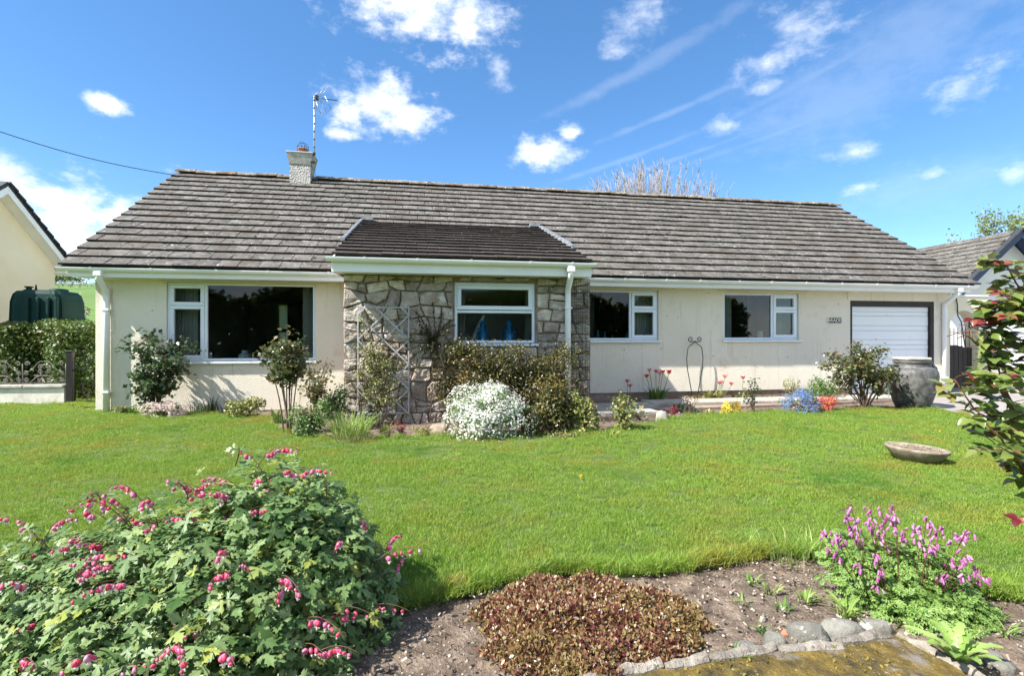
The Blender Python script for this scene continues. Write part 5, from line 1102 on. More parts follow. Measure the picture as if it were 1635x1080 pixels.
mound(B(675,697), (655,680,700,698), 260, .022, 'yellowgreen', 35, 'low lime green ground plant in front of the stone wall', 'plant', 'low_plant', lumps=4, depth=.15)
# --- trellis and climbers ---
TT = PW-.09; t0s, t1s = sp(571, TT), sp(652, TT); tz0, tz1 = fac(612, 663, TT)[1], fac(612, 489, TT)[1]; tw_, th_ = t1s-t0s, tz1-tz0
tr = empty('trellis', hw(t0s, TT, tz0), ALPHA, 'grey diamond lattice trellis leaning on the stone porch wall', 'trellis')
def slat(a, b, y, w=.022, nm='slat'):
    A, Bv = Vector((a[0], y, a[1])), Vector((b[0], y, b[1])); L_ = (Bv-A).length; mb = MB(); mb.bbox((0,-.006,-w/2),(L_,.006,w/2),.003); ang = math.atan2(Bv.z-A.z, Bv.x-A.x)
    o = mb.build(nm, M['oldwood'], tr, tuple(A), (0, -ang, 0))
slat((0,0),(0,th_),.014,nm='rail'); slat((tw_,0),(tw_,th_),.014,nm='rail'); slat((0,th_-.02),(tw_,th_-.02),.014,nm='rail'); slat((0,.02),(tw_,.02),.014,nm='rail')
pit_ = .40; kx = tw_
for sg in (1, -1):
    c = -tw_*1.0
    while c < th_:
        # line z = c + x (sg=1) clipped to the frame; mirrored for sg=-1
        xa, xb = max(0, -c), min(tw_, th_-c)
        if xb-xa > .06:
            pa, pb = (xa, c+xa), (xb, c+xb)
            if sg < 0: pa, pb = (tw_-pa[0], pa[1]), (tw_-pb[0], pb[1])
            slat(pa, pb, 0 if sg > 0 else -.013)
        c += pit_*.93
def climber(label, cat, name, box_px, t, n, ls, mat, seed, n_st=8, thick=.007, depth=.16, tight=.05, shape=None, stem='bark', tpl=None):
    r = random.Random(seed); rg = np.random.default_rng(seed); x0, yt, x1, yb = box_px; s0, z1 = fac(x0, yt, t); s1, z0 = fac(x1, yb, t); base = hw((s0+s1)/2, t, 0); o = empty(name, base, ALPHA, label, cat); w = (s1-s0)/2
    ps, P = [], []
    for i in range(n_st):
        bx = r.uniform(-.3,.3)*w; tip = Vector((r.uniform(-1,1)*w, -depth*r.random(), z0+(z1-z0)*r.uniform(.35,1))); pa = bez(Vector((bx*.5, -.05, 0)), Vector((bx+r.gauss(0,.1), -.06, tip.z*.6)), tip, 8); ps.append(pa)
        for j in range(9):
            s_ = pa[r.randint(3,8)]; d = Vector((r.gauss(0,1), r.gauss(-.3,.3), r.gauss(.1,.7))).normalized(); l = r.uniform(.1,.32); e = s_+d*l+Vector((0,0,-.05*l)); e.x = max(-w, min(w, e.x)); e.y = max(-depth, min(-.01, e.y)); e.z = max(z0, min(z1, e.z)); tw = bez(s_, s_+d*l*.5, e, 4); ps.append(tw); P += tw
    stems_mesh(ps, [thick*(1 if len(p) > 6 else .5) for p in ps], M[stem], 'stem', o, 4)
    P = np.array([tuple(p) for p in P]); pos = P[rg.integers(0,len(P),n)] + rg.normal(size=(n,3))*tight*np.array([1,.5,1]); pos[:,1] = np.minimum(pos[:,1], -.01)
    leafmesh('leaves', tpl or LEAF4, pos, np.tile([0,-.6,.6],(n,1)), ls, M[mat], rg, .8, .3, .4, parent=o); return o
climber('sparse yellowing climber threaded through the lattice trellis', 'climber', 'climbing_plant', (575,510,640,655), PW-.12, 1700, .032, 'yellowgreen', 41, 7, depth=.1, tight=.035)
climber('thin yellow leaved climber between the trellis and the stone corner', 'climber', 'climbing_plant', (553,560,600,640), PW-.03, 260, .028, 'yellowgreen', 42, 4, depth=.08)
# spiky dark arms on the wall left of the porch window
cb = fac(690, 545, PW-.05); ck = empty('spiky_climber', hw(cb[0], PW-.06, 0), ALPHA, 'dark spiky armed shrub on the stone wall between trellis and porch window', 'shrub'); r = random.Random(5); ps = []; P = []
ce = fac(699, 545, PW-.05); 
for (tx, ty) in ((690,484),(662,497),(722,512),(668,516),(716,530),(660,528),(652,545),(706,500),(670,560),(715,552),(655,575),(700,575),(645,560),(725,520),(680,520),(690,560),(665,590),(710,595)):
    s1_, z1_ = fac(tx, ty, PW-.12); o0 = Vector((random.uniform(-.02,.06), 0, cb[1]-.05+random.uniform(-.1,.1))); tp = Vector((s1_-cb[0], -.10-random.uniform(0,.1), z1_)); mid = o0.lerp(tp, .5)+Vector((0,-.06,.09)); pa = bez(o0, mid, tp, 12); ps.append(pa); P += pa
ps.append(bez(Vector((-.05,0,0)), Vector((.02,-.03,.5)), Vector((0,0,cb[1])), 8)); stems_mesh(ps, [[.007]*len(p) for p in ps], M['bark'], 'stem', ck, 5)
rg = np.random.default_rng(6); P = np.array([tuple(p) for p in P]); n = 5200; ii = rg.integers(0, len(P)-1, n); pos = P[ii]*.5+P[np.minimum(ii+1,len(P)-1)]*.5; ok = np.linalg.norm(P[ii]-P[np.minimum(ii+1,len(P)-1)],axis=1) < .12; pos = pos[ok]; pos = pos + rg.normal(size=pos.shape)*.014
leafmesh('leaves', LEAF4, pos, rg.normal(size=pos.shape), .022, leafmat('spiky_dark', [(0,(.012,.02,.008)),(.6,(.04,.05,.015)),(1,(.1,.09,.03))], .4, .15), rg, .9, 0, .4, parent=ck)
# trained evergreen below the porch window, running behind the white bush
ev = climber('dense olive evergreen trained along the stone wall under the porch window', 'hedge', 'wall_shrub', (712,556,905,690), PW-.02, 42000, .038, 'evergreen', 43, 70, .008, .6, .075)
climber('straggling olive tip of the evergreen creeping left of the porch window sill', 'climber', 'climbing_plant', (690,562,745,612), PW-.05, 1200, .03, 'evergreen', 44, 5, depth=.12, tight=.03)
mound(B(880,690), (838,590,925,690), 6000, .034, 'evergreen', 45, 'bushy olive evergreen between the white bush and the downpipe', 'shrub', 'evergreen_shrub', depth=.4, lumps=9)
mound(B(770,700), (700,602,846,700), 4200, .03, 'midgreen', 46, 'big round bush smothered in white flowers under the porch window', 'flowering bush', 'white_flowering_bush', flower=(11000,.024,'white',FLOR), lumps=16, depth=.5, core=.5)
mound(B(932,692), (902,622,962,692), 1900, .038, 'yellowgreen', 47, 'yellow green leafy shrub at the right foot of the porch', 'shrub', 'variegated_shrub', depth=.25, spread=.8)
rose(B(994,690), (974,625,1016,680), 7, 800, .038, 'yellowgreen', 48, 'slender open shrub growing in front of the paved slabs', cat='shrub', name='slender_shrub', low=.15, thick=.006)
# --- right half of the house bed ---
def tulips(base, heads, seed, label, mat, n_leaf=14, h=.28, grp=None, lm='midgreen', lw=.05):
    r = random.Random(seed); k = base.y/F; o = empty('tulip_clump', base, 0, label, 'tulips', grp)
    l = clump_blades('leaf', (0,0,0), n_leaf, .14, h, lw, .75, M[lm], seed, parent=o)
    for (x, y) in heads:
        p = Vector(((x-CX)*k-base.x, r.uniform(-.1,.1), CAMH+(HY-y)*k)); b0 = Vector((p.x*.4, p.y*.3, 0)); st = MB(); st.tube(bez(b0, Vector((p.x*.7,p.y,p.z*.6)), p, 6), .005, 5); st.build('stem', M['greenstem'], o)
        m_ = MB()
        for j in range(6):
            a = j*math.pi/3+r.uniform(-.2,.2); op = r.uniform(.4,1.0); vs = []; nn = 5
            for i in range(nn):
                u = i/(nn-1); rad = .018*math.sin(min(1, u*1.6)*math.pi/2)+.022*op*u*u; w = .019*math.sin(math.pi*min(.97, u*.8+.12)); z = .06*u - .015*op*u*u
                c, s = math.cos(a), math.sin(a); vs += [(rad*c - w*s, rad*s + w*c, z), (rad*1.1*c, rad*1.1*s, z), (rad*c + w*s, rad*s - w*c, z)]
            m_.add(vs, [(3*i+q, 3*i+q+1, 3*i+q+4, 3*i+q+3) for i in range(nn-1) for q in (0,1)], True)
        m_.build('flower', M[mat if not isinstance(mat, list) else r.choice(mat)], o, tuple(p)).scale = (1.5,1.5,1.35)
    return o
tulips(B(1048,640), [(1031,603),(1036,594),(1048,596),(1054,599),(1060,597),(1068,596),(1070,599)], 51, 'clump of open pink and red tulips beside the iron scroll support', ['tulippink','coral'], 40, .38)
tulips(B(1003,638), [(1003,612),(1004,618)], 52, 'pair of small pink tulips behind the slender shrub', 'tulippink', 4, .12)
tulips(B(1140,638), [(1158,604),(1147,614),(1166,615),(1150,612)], 53, 'row of pale leaved tulips with few pink heads against the sunlit wall', 'tulippink', 70, .27, lm='yellowgreen')
clump_blades('narrow_leaves', B(1112,638), 22, .2, .16, .04, .7, M['yellowgreen'], 54, 'broad pale leaves at the foot of the iron scroll support', 'plant')
tulips(B(1180,638), [(1183,605)], 55, 'single red tulip just left of the thin dark rose', 'tulippink', 20, .2, lm='yellowgreen')
rose(B(1205,658), (1187,600,1213,640), 4, 260, .04, 'rosedark', 56, 'thin single stemmed dark rose in front of the paved path', low=.3, thick=.009, depth=.12)
mound(B(1165,662), (1148,640,1184,663), 160, .022, 'yellowgreen', 57, 'bright yellow primrose clump at the edge of the lawn', 'flower', 'yellow_primrose', flower=(1100,.027,'yellow',FLOR), lumps=5, depth=.12)
clump_blades('narrow_leaves', B(1107,663), 26, .16, .2, .016, .9, M['midgreen'], 58, 'dark arching leaves at the lawn edge beside maroon flowers', 'plant'); mound(B(1073,668), (1060,645,1086,666), 120, .022, 'maroon', 59, 'small maroon flowered plant at the edge of the lawn', 'flower', 'maroon_flower', flower=(120,.022,'maroon',FLOR), lumps=3)
mound(B(1100,664), (1088,632,1120,645), 40, .02, 'yellowgreen', 60, 'tiny pale cream flowers floating above arching leaves', 'flower', 'cream_flower', flower=(90,.02,'palepink',FLOR), lumps=3, depth=.1)
mound(B(1018,672), (1000,650,1036,672), 260, .026, 'rosedark', 61, 'low dark plant in the porch shadow behind the upright stone', 'plant', 'dark_low_plant', lumps=4)
mound(B(1278,661), (1243,617,1312,661), 900, .026, 'midgreen', 62, 'hazy blue forget-me-not mound beside the coral flowers', 'flower mound', 'forget_me_not', flower=(3600,.018,'blue',FLOR), lumps=8, depth=.35)
mound(B(1264,640), (1246,600,1284,640), 650, .024, 'yellowgreen', 63, 'spiky topped pale green shrub behind the blue flowers', 'shrub', 'small_shrub', lumps=8, depth=.2)
mound(B(1318,660), (1301,630,1337,659), 160, .026, 'coral', 64, 'compact coral red flowering plant at the lawn edge', 'flower', 'coral_flower', flower=(800,.028,'coral',FLOR), lumps=5, depth=.14)
mound(B(1322,640), (1290,598,1350,640), 1000, .034, 'midgreen', 65, 'bright green leafy bush behind the coral flowers', 'shrub', 'leafy_bush', lumps=8, depth=.3)
clump_blades('narrow_leaves', B(1298,634), 18, .1, .42, .03, .6, M['yellowgreen'], 66, 'tall pale green fronds between the leafy bush and the wall', 'plant')
rose(B(1380,656), (1304,545,1442,626), 20, 4200, .05, 'rosemix', 67, 'wide spreading old rose on many bare stems before the garage', low=.5, thick=.013, depth=.5)
mound(B(190,657), (176,645,215,658), 120, .03, 'yellowgreen', 68, 'few yellowing leaves at the foot of the left downpipe', 'plant', 'low_plant', lumps=3, depth=.15)
mound(B(905,702), (862,688,960,703), 420, .026, 'yellowgreen', 69, 'creeping pale ground plant along the lawn edge by the porch', 'plant', 'low_plant', lumps=5, depth=.12)
for i, (x, y, w, n, h_, lw_, m_, lab) in enumerate(((226,658,.16,26,.2,.05,'midgreen','leathery leaves spreading left of the pale pink cushion'),(322,660,.2,40,.26,.012,'longgrass','thin grassy leaves between the pink cushion and the bronze shrub'),(365,652,.2,26,.32,.013,'rosedark','dark spears standing behind the bronze tinted shrub'),
    (520,655,.14,30,.4,.03,'midgreen','tall green leaves at the foot of the stone corner'),(1085,655,.16,24,.16,.04,'rosedark','low dark leaves in the porch shadow by the maroon flowers'),(1130,660,.1,18,.1,.03,'yellowgreen','small tuft left of the yellow primrose'),(1222,640,.12,22,.16,.035,'yellowgreen','low pale leaves along the dark plinth'),(1230,657,.08,14,.08,.02,'midgreen','tiny weed between primrose and blue flowers'),
    (970,700,.2,60,.12,.02,'yellowgreen','creeping pale leaves along the edge of the slabs'),(735,702,.2,40,.1,.02,'midgreen','low leaves creeping under the white bush'),(450,675,.12,30,.14,.035,'midgreen','fresh low leaves at the foot of the leggy rose'))):
    clump_blades('bed_plant', B(x, y), n, w, h_, lw_, .9, M[m_], 300+i, lab, 'plant')
mound(B(548,668), (512,610,560,668), 900, .034, 'midgreen', 330, 'loose green leafy plant against the stone corner of the porch', 'shrub', 'leafy_plant', lumps=7, depth=.2)
mound(B(855,697), (822,640,868,697), 1800, .03, 'evergreen', 331, 'dark low evergreen sprays beside the white bush', 'shrub', 'evergreen_shrub', lumps=7, depth=.3)
# iron scroll support
io = fac(1109, 600, WT-.12); sc_o = empty('scroll_support', hw(io[0], WT-.12, 0), ALPHA, 'black iron plant support with two scrolls standing by the cream wall', 'plant support')
for sx in (1, -1):
    def q(x, y): s, z = fac(x, y, WT-.12); return (sx*(s-io[0]), 0, z)
    m_ = MB(); pl = [q(*p) for p in ((1113,640),(1115,622),(1118,605),(1121,588),(1122,572),(1120,556),(1117,552),(1112,549),(1109,545.5))]
    m_.tube(pl, .009, 6); m_.build('hoop', M['blackiron'], sc_o)
    m_ = MB(); c = q(1115.5, 542)
    m_.tube([(sx*.004, 0, pl[-1][2]), (sx*.012,0,c[2]-.045)] + [(c[0]+sx*(.062-.048*k/26)*math.cos(-2.1+.3*k), 0, c[2]+(.062-.048*k/26)*math.sin(-2.1+.3*k)) for k in range(27)], .009, 6); m_.build('scroll', M['blackiron'], sc_o)
# urn and bowl
ub = B(1456, 653); uo = empty('urn', ub, 0, 'large grey speckled stoneware urn with side lug beside the old rose', 'urn'); uo.scale = (.92,.92,.97)
mb = MB(); mb.lathe([(.24,0),(.27,.02),(.31,.12),(.365,.3),(.405,.5),(.42,.62),(.41,.70),(.36,.765),(.30,.79),(.295,.86),(.315,.875),(.315,.90),(.26,.90),(.25,.80)], (0,0,0), 40); mb.build('body', M['urn'], uo)
mb = MB(); mb.bbox((-.27,-.2,.905),(.24,.2,.965),.02); lid = mb.build('slab_lid', M['concrete'], uo)
mb = MB()
for sg in (1,-1): mb.tube([(sg*.30,-.02,.80),(sg*.37,-.02,.83),(sg*.445,-.02,.76),(sg*.465,-.02,.68),(sg*.43,-.02,.60)], [.03,.032,.03,.028,.03], 8)
mb.build('handle', M['urn'], uo)
db = B(1462, 742); do = empty('bowl_planter', db, .1,  'weathered shallow stone bowl of dry soil lying on the lawn', 'planter')
mb = MB(); mb.lathe([(.13,.0),(.19,.02),(.275,.10),(.315,.155),(.325,.175),(.315,.187),(.285,.18),(.27,.15),(.2,.13)], (0,0,0), 40); ob = mb.build('bowl', M['dish'], do); ob.rotation_euler = (0, math.radians(3.5), 0); ob.location = (0,0,.025)
mb = MB(); mb.lathe([(.28,.135),(.26,.15),(.15,.165),(.0,.17)], (0,0,.025), 36); mb.build('potting_soil', M['soil'], do)
r_ = np.random.default_rng(3); n = 900; a = r_.uniform(0,6.28,n); d = .26*np.sqrt(r_.random(n)); V, Fa = stamp(octv, np.stack([d*np.cos(a), d*np.sin(a), .185+r_.uniform(-.006,.008,n)],1), frames(np.tile([0,0,1.],(n,1)), r_, .5, 0), .008*r_.uniform(.4,1.6,n)); link('soil_crumbs', np_mesh('soil_crumbs', V, Fa, M['dish']), do)['kind'] = 'stuff'; do.scale = (.84,.84,.84)
for x, y, lab in ((927,766,'single yellow dandelion in the middle of the lawn'),(1500,692,'yellow dandelion behind the stone bowl'),(218,708,'yellow dandelion on the left of the lawn')):
    p = gp(x, y, LZ); mb = MB()
    for k in range(14): a = k*.449*2; mb.add([(0,0,.03),(.017*math.cos(a),.017*math.sin(a),.036),(.017*math.cos(a+.5),.017*math.sin(a+.5),.036)], [(0,1,2)])
    mb.lathe([(.003,0),(.012,.03)], (0,0,0), 8); tag(mb.build('dandelion', M['yellow'], None, p), lab, 'flower')
# --- hedge behind the low wall ---
def hedge(x0, x1, yt, Z, n, depth, mat, seed, label, name='hedge', ls=.052):
    rg = np.random.default_rng(seed); k = Z/F; X0, X1 = (x0-CX)*k, (x1-CX)*k; zt = CAMH+(HY-yt)*k; xs = rg.uniform(X0, X1, n); top = zt*(.97+.16*np.array([noise.noise(Vector((x*1.7, seed, 0)))+.5*noise.noise(Vector((x*6, seed, 0))) for x in xs]))
    face = rg.random(n) < .6; y = np.where(face, Z+.12*rg.normal(size=n)+.12*np.sin(xs*5), Z+rg.uniform(0, depth, n)); z = np.where(face, rg.uniform(0,1,n), rg.uniform(.85,1.03,n))*top
    c = np.array([noise.noise(Vector((a*2.2, b*2.2, cc*2.6))) for a, b, cc in zip(xs, y, z)]); y = y - .16*c
    o = empty(name, ((X0+X1)/2, Z, 0), 0, label, 'hedge'); pos = np.stack([xs-(X0+X1)/2, y-Z, z],1); leafmesh('leaves', LEAFW, pos, np.tile([0,-.7,.6],(n,1)), ls, M[mat], rg, .7, .3, .4, parent=o)
    r = random.Random(seed); ps = [bez(Vector((r.uniform(-1,1)*(X1-X0)/2, .25, 0)), Vector((r.uniform(-1,1)*(X1-X0)/2, .3, zt*.5)), Vector((r.uniform(-1,1)*(X1-X0)/2, .2, zt*.9)), 5) for _ in range(40)]; stems_mesh(ps, [.014]*40, M['bark'], 'stem', o, 4)
hedge(-60, 150, 517, 10.45, 34000, .9, 'hedge', 71, 'bushy mixed green hedge between the low wall and the oil tank')
rose(at(118, 560, 16) * Vector((1,1,0)) if False else Vector((at(118,560,16).x, 16, 0)), (94,455,142,520), 9, 260, .10, 'twig', 73, 'bare grey shrub behind the tank against the hillside', cat='shrub', name='bare_shrub', low=.3, thick=.02, stem='twig')
# --- trees ---
def tree(base, H, spread, seed, label, name, twig_n, leaf=None, stem='twig', th0=.16, minr=.012, levels=5, fork=(3,4), upb=.55, xs=1.0):
    r = random.Random(seed); o = empty(name, base, 0, label, 'tree'); br = MB(); tips = []
    def grow(p, d, l, rad, lev):
        n = 4; pts = [p]; q = p.copy(); dd = d.copy()
        for i in range(n): dd = (dd + Vector((r.gauss(0,.10), r.gauss(0,.10), .05*upb))).normalized(); q = q + dd*l/n; pts.append(q.copy())
        br.tube(pts, [max(minr*.55, rad*(1-.38*k/n)) for k in range(n+1)], 5 if lev < 2 else 3, False)
        if lev >= levels: tips.extend(pts[1:]); return
        for _ in range(r.randint(*fork)):
            a = r.uniform(0, 6.283); s = spread*r.uniform(.5, 1.1); nd = (dd + Vector((math.cos(a)*s, math.sin(a)*s, upb*r.uniform(.1,.7)))).normalized(); grow(pts[r.randint(2,4)], nd, l*r.uniform(.62,.82), rad*.55, lev+1)
    grow(Vector((0,0,-.1)), Vector((0,0,1)), H*.30, th0, 0)
    zm = max(v[2] for v in br.v); k = H/zm
    br.v = [(v[0]*k*xs, v[1]*k*xs, v[2]*k) for v in br.v]; br.build('trunk', M[stem], o)
    if leaf:
        n, ls, mat = leaf; rg = np.random.default_rng(seed); P = np.array([tuple(t*k) for t in tips]); pos = P[rg.integers(0,len(P),n)] + rg.normal(size=(n,3))*.16; leafmesh('crown', LEAFW, pos, rg.normal(size=(n,3))+[0,0,.5], ls, M[mat], rg, .6, .2, .4, parent=o)
    return o
def tb(x, ytop, Z): return Vector(((x-CX)/F*Z, Z, 0)), CAMH+(HY-ytop)/F*Z
b, h = tb(1036, 270, 26); bt = empty('bare_tree', b, 0, 'low wide haze of bare pale twigs rising behind the middle of the ridge', 'tree'); r = random.Random(81); ps, rd = [], []
kz = 26/F; cz_ = CAMH+(HY-345)*kz; mb = MB(); mb.tube([(0,0,-.1),(.05,0,2.2),(0,.1,3.8)], [.2,.16,.12], 8); mb.build('trunk', M['bark'], bt)
for i_ in range(190):
    a = r.uniform(.12, 3.02); rx_ = 102*kz*(.8+.25*r.random()); rz_ = (345-272)*kz*(.72+.28*r.random()); tip = Vector((rx_*math.cos(a), r.uniform(-1.8,1.8), cz_+rz_*math.sin(a)**.8)); st_ = Vector((tip.x*r.uniform(.1,.3), tip.y*.2, r.uniform(3.0,4.2))); mid = Vector((tip.x*.75, tip.y*.7, (st_.z+tip.z)*.5)); pa = bez(st_, mid, tip, 10); ps.append(pa); rd.append([.032*(1-.7*q/10) for q in range(11)])
    for q in range(7):
        s_ = pa[r.randint(5,10)]; l = r.uniform(.3,.8); d = Vector((r.gauss(tip.x*.1,.35), r.gauss(0,.35), 1)).normalized(); e = s_+d*l; e.z = min(e.z, h+.1*r.random()); ps.append([s_, s_.lerp(e,.5)+Vector((r.gauss(0,.03),0,0)), e]); rd.append([.011,.009,.006])
stems_mesh(ps, rd, M['twig'], 'branches', bt, 4)['kind'] = 'stuff'
b, h = tb(1668, 312, 30); tree(b, h, .75, 82, 'tree in young pale leaf above the right neighbour roof', 'leafing_tree', 0, leaf=(9000,.13,'treeleaf'), minr=.02, levels=5, fork=(3,4))
b, h = tb(1555, 372, 31); tree(b, h, .8, 83, 'lower sparse leafing tree beside the taller one on the right', 'leafing_tree', 0, leaf=(2600,.12,'treeleaf'), minr=.018, levels=5, fork=(3,3))

# ================= foreground =================
# bleeding heart: one big plant, leaves and hanging flowers one by one
bb = Vector((-1.17, 2.30, 0)); bh = empty('bleeding_heart', bb, 0, 'huge arching pink bleeding heart plant in the near left bed', 'flowering plant')
rg = np.random.default_rng(101); r = random.Random(101)
LOBES = [((.0,0,0),(.58,.56,.66)),((-.42,.02,0),(.55,.5,.56)),((-.85,-.02,0),(.58,.5,.42)),((-1.25,-.1,0),(.50,.4,.26)),((.22,.05,0),(.40,.42,.56)),((-.2,-.35,0),(.7,.35,.45)),((-.9,-.4,0),(.7,.32,.28)),((.05,.1,.18),(.40,.4,.53))]
def bh_surface(n, lo=.0):
    w = np.array([a*b*c for _, (a,b,c) in LOBES])**.6; w /= w.sum(); ci = rg.choice(len(LOBES), n, p=w); d = rg.normal(size=(n,3)); d[:,2] = np.abs(d[:,2]); d[:,1] -= .35; d /= np.linalg.norm(d,axis=1)[:,None]
    c = np.array([l[0] for l in LOBES])[ci]; s = np.array([l[1] for l in LOBES])[ci]; rad = rg.uniform(lo,1,n)**(1/3)*(1+.07*rg.normal(size=n)); return c+d*s*rad[:,None], d
lp_, ld = bh_surface(12500, .15)
R = frames(ld*.55+np.array([0,-.1,.75]), rg, .38, .35, tipdir=ld*1.2); sz = .062*(1+.5*rg.uniform(-1,1,len(lp_)))
cs = (lp_[:,1] - lp_[:,2]*1.1)  # nearest and highest ones show largest
order = np.argsort(cs); single = order[:290]; rest = order[290:]
lm = np_mesh('leaf', LOBED[0], LOBED[1], M['bleedleaf'])
def single_objs(nm, me, pos, Rm, sz_, parent):
    for p, Q, s_ in zip(pos, Rm, sz_):
        o = bpy.data.objects.new(nm, me); COL.objects.link(o); o.parent = parent; o.matrix_local = Matrix.Translation(Vector(p)) @ Matrix(Q.tolist()).to_4x4() @ Matrix.Scale(float(s_), 4)
single_objs('leaf', lm, lp_[single], R[single], sz[single], bh)
V, Fa = stamp(LOBED, lp_[rest], R[rest], sz[rest]); link('leaves', np_mesh('leaves', V, Fa, M['bleedleaf']), bh)['kind'] = 'stuff'
def heart():
    m_ = MB()
    for sx in (1, -1):
        rings = []; prof = [(0,.0,.0),(-.003,.007,.006),(-.009,.0125,.008),(-.016,.012,.0075),(-.022,.007,.005),(-.026,.003,.003)]
        for z, rx_, ry_ in prof: rings.append([(sx*(rx_*.45)+rx_*.75*math.cos(2*math.pi*k/8), ry_*math.sin(2*math.pi*k/8), z) for k in range(8)])
        vs = [p for q in rings for p in q]; m_.add(vs, [(i*8+k, i*8+(k+1)%8, (i+1)*8+(k+1)%8, (i+1)*8+k) for i in range(5) for k in range(8)], True)
    k0 = len(m_.f)
    m_.lathe([(.001,-.040),(.0045,-.035),(.004,-.027),(.002,-.020)], (0,0,0), 6)
    for sx in (1,-1): m_.add([(sx*.003,-.003,-.026),(sx*.012,0,-.030),(sx*.004,.003,-.028),(sx*.013,0,-.024)], [(0,1,2),(1,3,2)])
    me = m_.mesh('flower', [M['bleedpink'], M['white']])
    for i, p in enumerate(me.polygons): p.material_index = 1 if i >= k0 else 0
    return me
hm = heart(); stp, cntf, hl_ = [], 0, []
rac = [(-.95,.7),( .0,.68),(.1,.72),(.2,.62),(-.1,.66),(.45,.5),(.55,.42),(.5,.3),(-.3,.62),(-.5,.62),(-.62,.56),(-.8,.5),(-.95,.46),(-1.2,.4),(-1.35,.34)]
heads = []
sp_, sd_ = bh_surface(900, .8); sel = [i for i in range(900) if sp_[i][1] < .28 and sp_[i][2] > .08][:105]
for i in sel:
    p = Vector(sp_[i]); d = Vector(sd_[i]); out = Vector((d.x, d.y*.6, 0)); out = out.normalized() if out.length > .1 else Vector((1,0,0)); L_ = r.uniform(.09,.19)
    if r.random() < .5: out = (out+Vector((r.choice((-1,1)), 0, 0))).normalized()
    a = p - out*.1 - Vector((0,0,.12)); apex = p + d*.045 + Vector((0,-.02,r.uniform(.04,.08))); end = apex + out*L_ + d*.04 - Vector((0,0,r.uniform(.03,.10))); pa = bez(a, apex+Vector((0,0,.04)), end, 14); stp.append(pa)
    nf = r.randint(4,8)
    for k in range(nf):
        q = pa[7+int(7*k/nf)]; 
        s_ = r.uniform(.65,1.2)*(1.1-.45*k/nf)*.95; hl_.append((q + Vector((r.gauss(0,.003),r.gauss(0,.006),-.012)), (r.gauss(0,.25), r.gauss(0,.25), r.uniform(0,3.14)), s_))
        if False:
            o = bpy.data.objects.new('flower', hm); COL.objects.link(o); o.parent = bh; s_ = r.uniform(.8,1.2)*(1.05-.3*k/nf)*1.0; o.location = q + Vector((r.gauss(0,.003),r.gauss(0,.006),-.012)); o.rotation_euler = (r.gauss(0,.25), r.gauss(0,.25), r.uniform(0,3.14)); o.scale = (s_,)*3; cntf += 1
hl_.sort(key=lambda h: h[0].y - h[0].z*.6)
for q, e_, s_ in hl_[:292]:
    o = bpy.data.objects.new('flower', hm); COL.objects.link(o); o.parent = bh; o.location = q; o.rotation_euler = e_; o.scale = (s_,)*3
from mathutils import Euler
V_, F_, I_ = [], [], []
for q, e_, s_ in hl_[292:]:
    mt = Matrix.Translation(q) @ Euler(e_).to_matrix().to_4x4() @ Matrix.Scale(s_, 4); b_ = len(V_); V_ += [tuple(mt @ v.co) for v in hm.vertices]; F_ += [tuple(i+b_ for i in p.vertices) for p in hm.polygons]; I_ += [p.material_index for p in hm.polygons]
if V_:
    fm_ = bpy.data.meshes.new('far_flowers'); fm_.from_pydata(V_, [], F_); fm_.materials.append(M['bleedpink']); fm_.materials.append(M['white']); fm_.polygons.foreach_set('material_index', I_); link('flowers', fm_, bh)['kind'] = 'stuff'
stems_mesh(stp, [[.0026*(1-.6*k/14) for k in range(15)] for _ in stp], M['redstem'], 'flower_stem', bh, 5)
mst = [bez(Vector((r.gauss(-.3,.35), r.gauss(0,.12), 0)), Vector((r.uniform(-1,.4), r.uniform(-.3,.3), .35)), Vector((l[0][0]+r.uniform(-.3,.3)*l[1][0], l[0][1]+r.uniform(-.2,.2), l[1][2]*r.uniform(.4,.75))), 7) for l in LOBES for _ in range(4)]
stems_mesh(mst, [.0045]*len(mst), M['redstem'], 'stem', bh, 5)
# shoots standing clear of the leaves
for (x, y, x2, y2) in ((375,745,380,715),(300,800,280,770),(230,880,150,855),(520,800,512,765),(160,800,140,790),(60,860,30,900),(95,905,45,850)):
    A, Bq = at(x, y, 2.3)-bb, at(x2, y2, 2.28)-bb; mb = MB(); pa = bez(A, A.lerp(Bq,.5)+Vector((.02,0,.03)), Bq, 6); mb.tube(pa, .003, 5); mb.build('shoot', M['redstem'], bh)
    single_objs('leaf', lm, [np.array(pa[-1]), np.array(pa[-2]), np.array(pa[-1])], frames(np.array([[0,-.3,.8]]*3), rg, .5, -.3), [.06,.05,.05], bh)
# small weeds under it at the left margin and mauve bleeding heart on the right
mv = gp(1447, 968); mvo = empty('mauve_bleeding_heart', mv, 0, 'ferny green clump topped with mauve flowers at the lawn corner', 'flowering plant'); k = mv.y/F
n = 3000; ci = rg.integers(0,7,n); cc = np.array([(-.05,.05,.0),(.12,.08,0),(-.2,.12,0),(.25,.12,0),(0,-.12,0),(.18,-.1,0),(-.12,.25,0)]); ss = np.array([(.27,.24,.34),(.28,.22,.31),(.2,.2,.33),(.16,.18,.28),(.26,.18,.15),(.2,.17,.13),(.22,.18,.33)])
d = rg.normal(size=(n,3)); d[:,2] = np.abs(d[:,2]); d /= np.linalg.norm(d,axis=1)[:,None]; pos = (cc[ci]+d*ss[ci]*(rg.uniform(.25,1,n)**.5)[:,None])*np.array([.84,.84,.92])
leafR = frames(d*.6+np.array([0,-.15,.8]), rg, .4, .3, tipdir=d); fs_ = .062*(1+.35*rg.uniform(-1,1,n)); order = np.argsort(pos[:,1]-pos[:,2]*1.2)
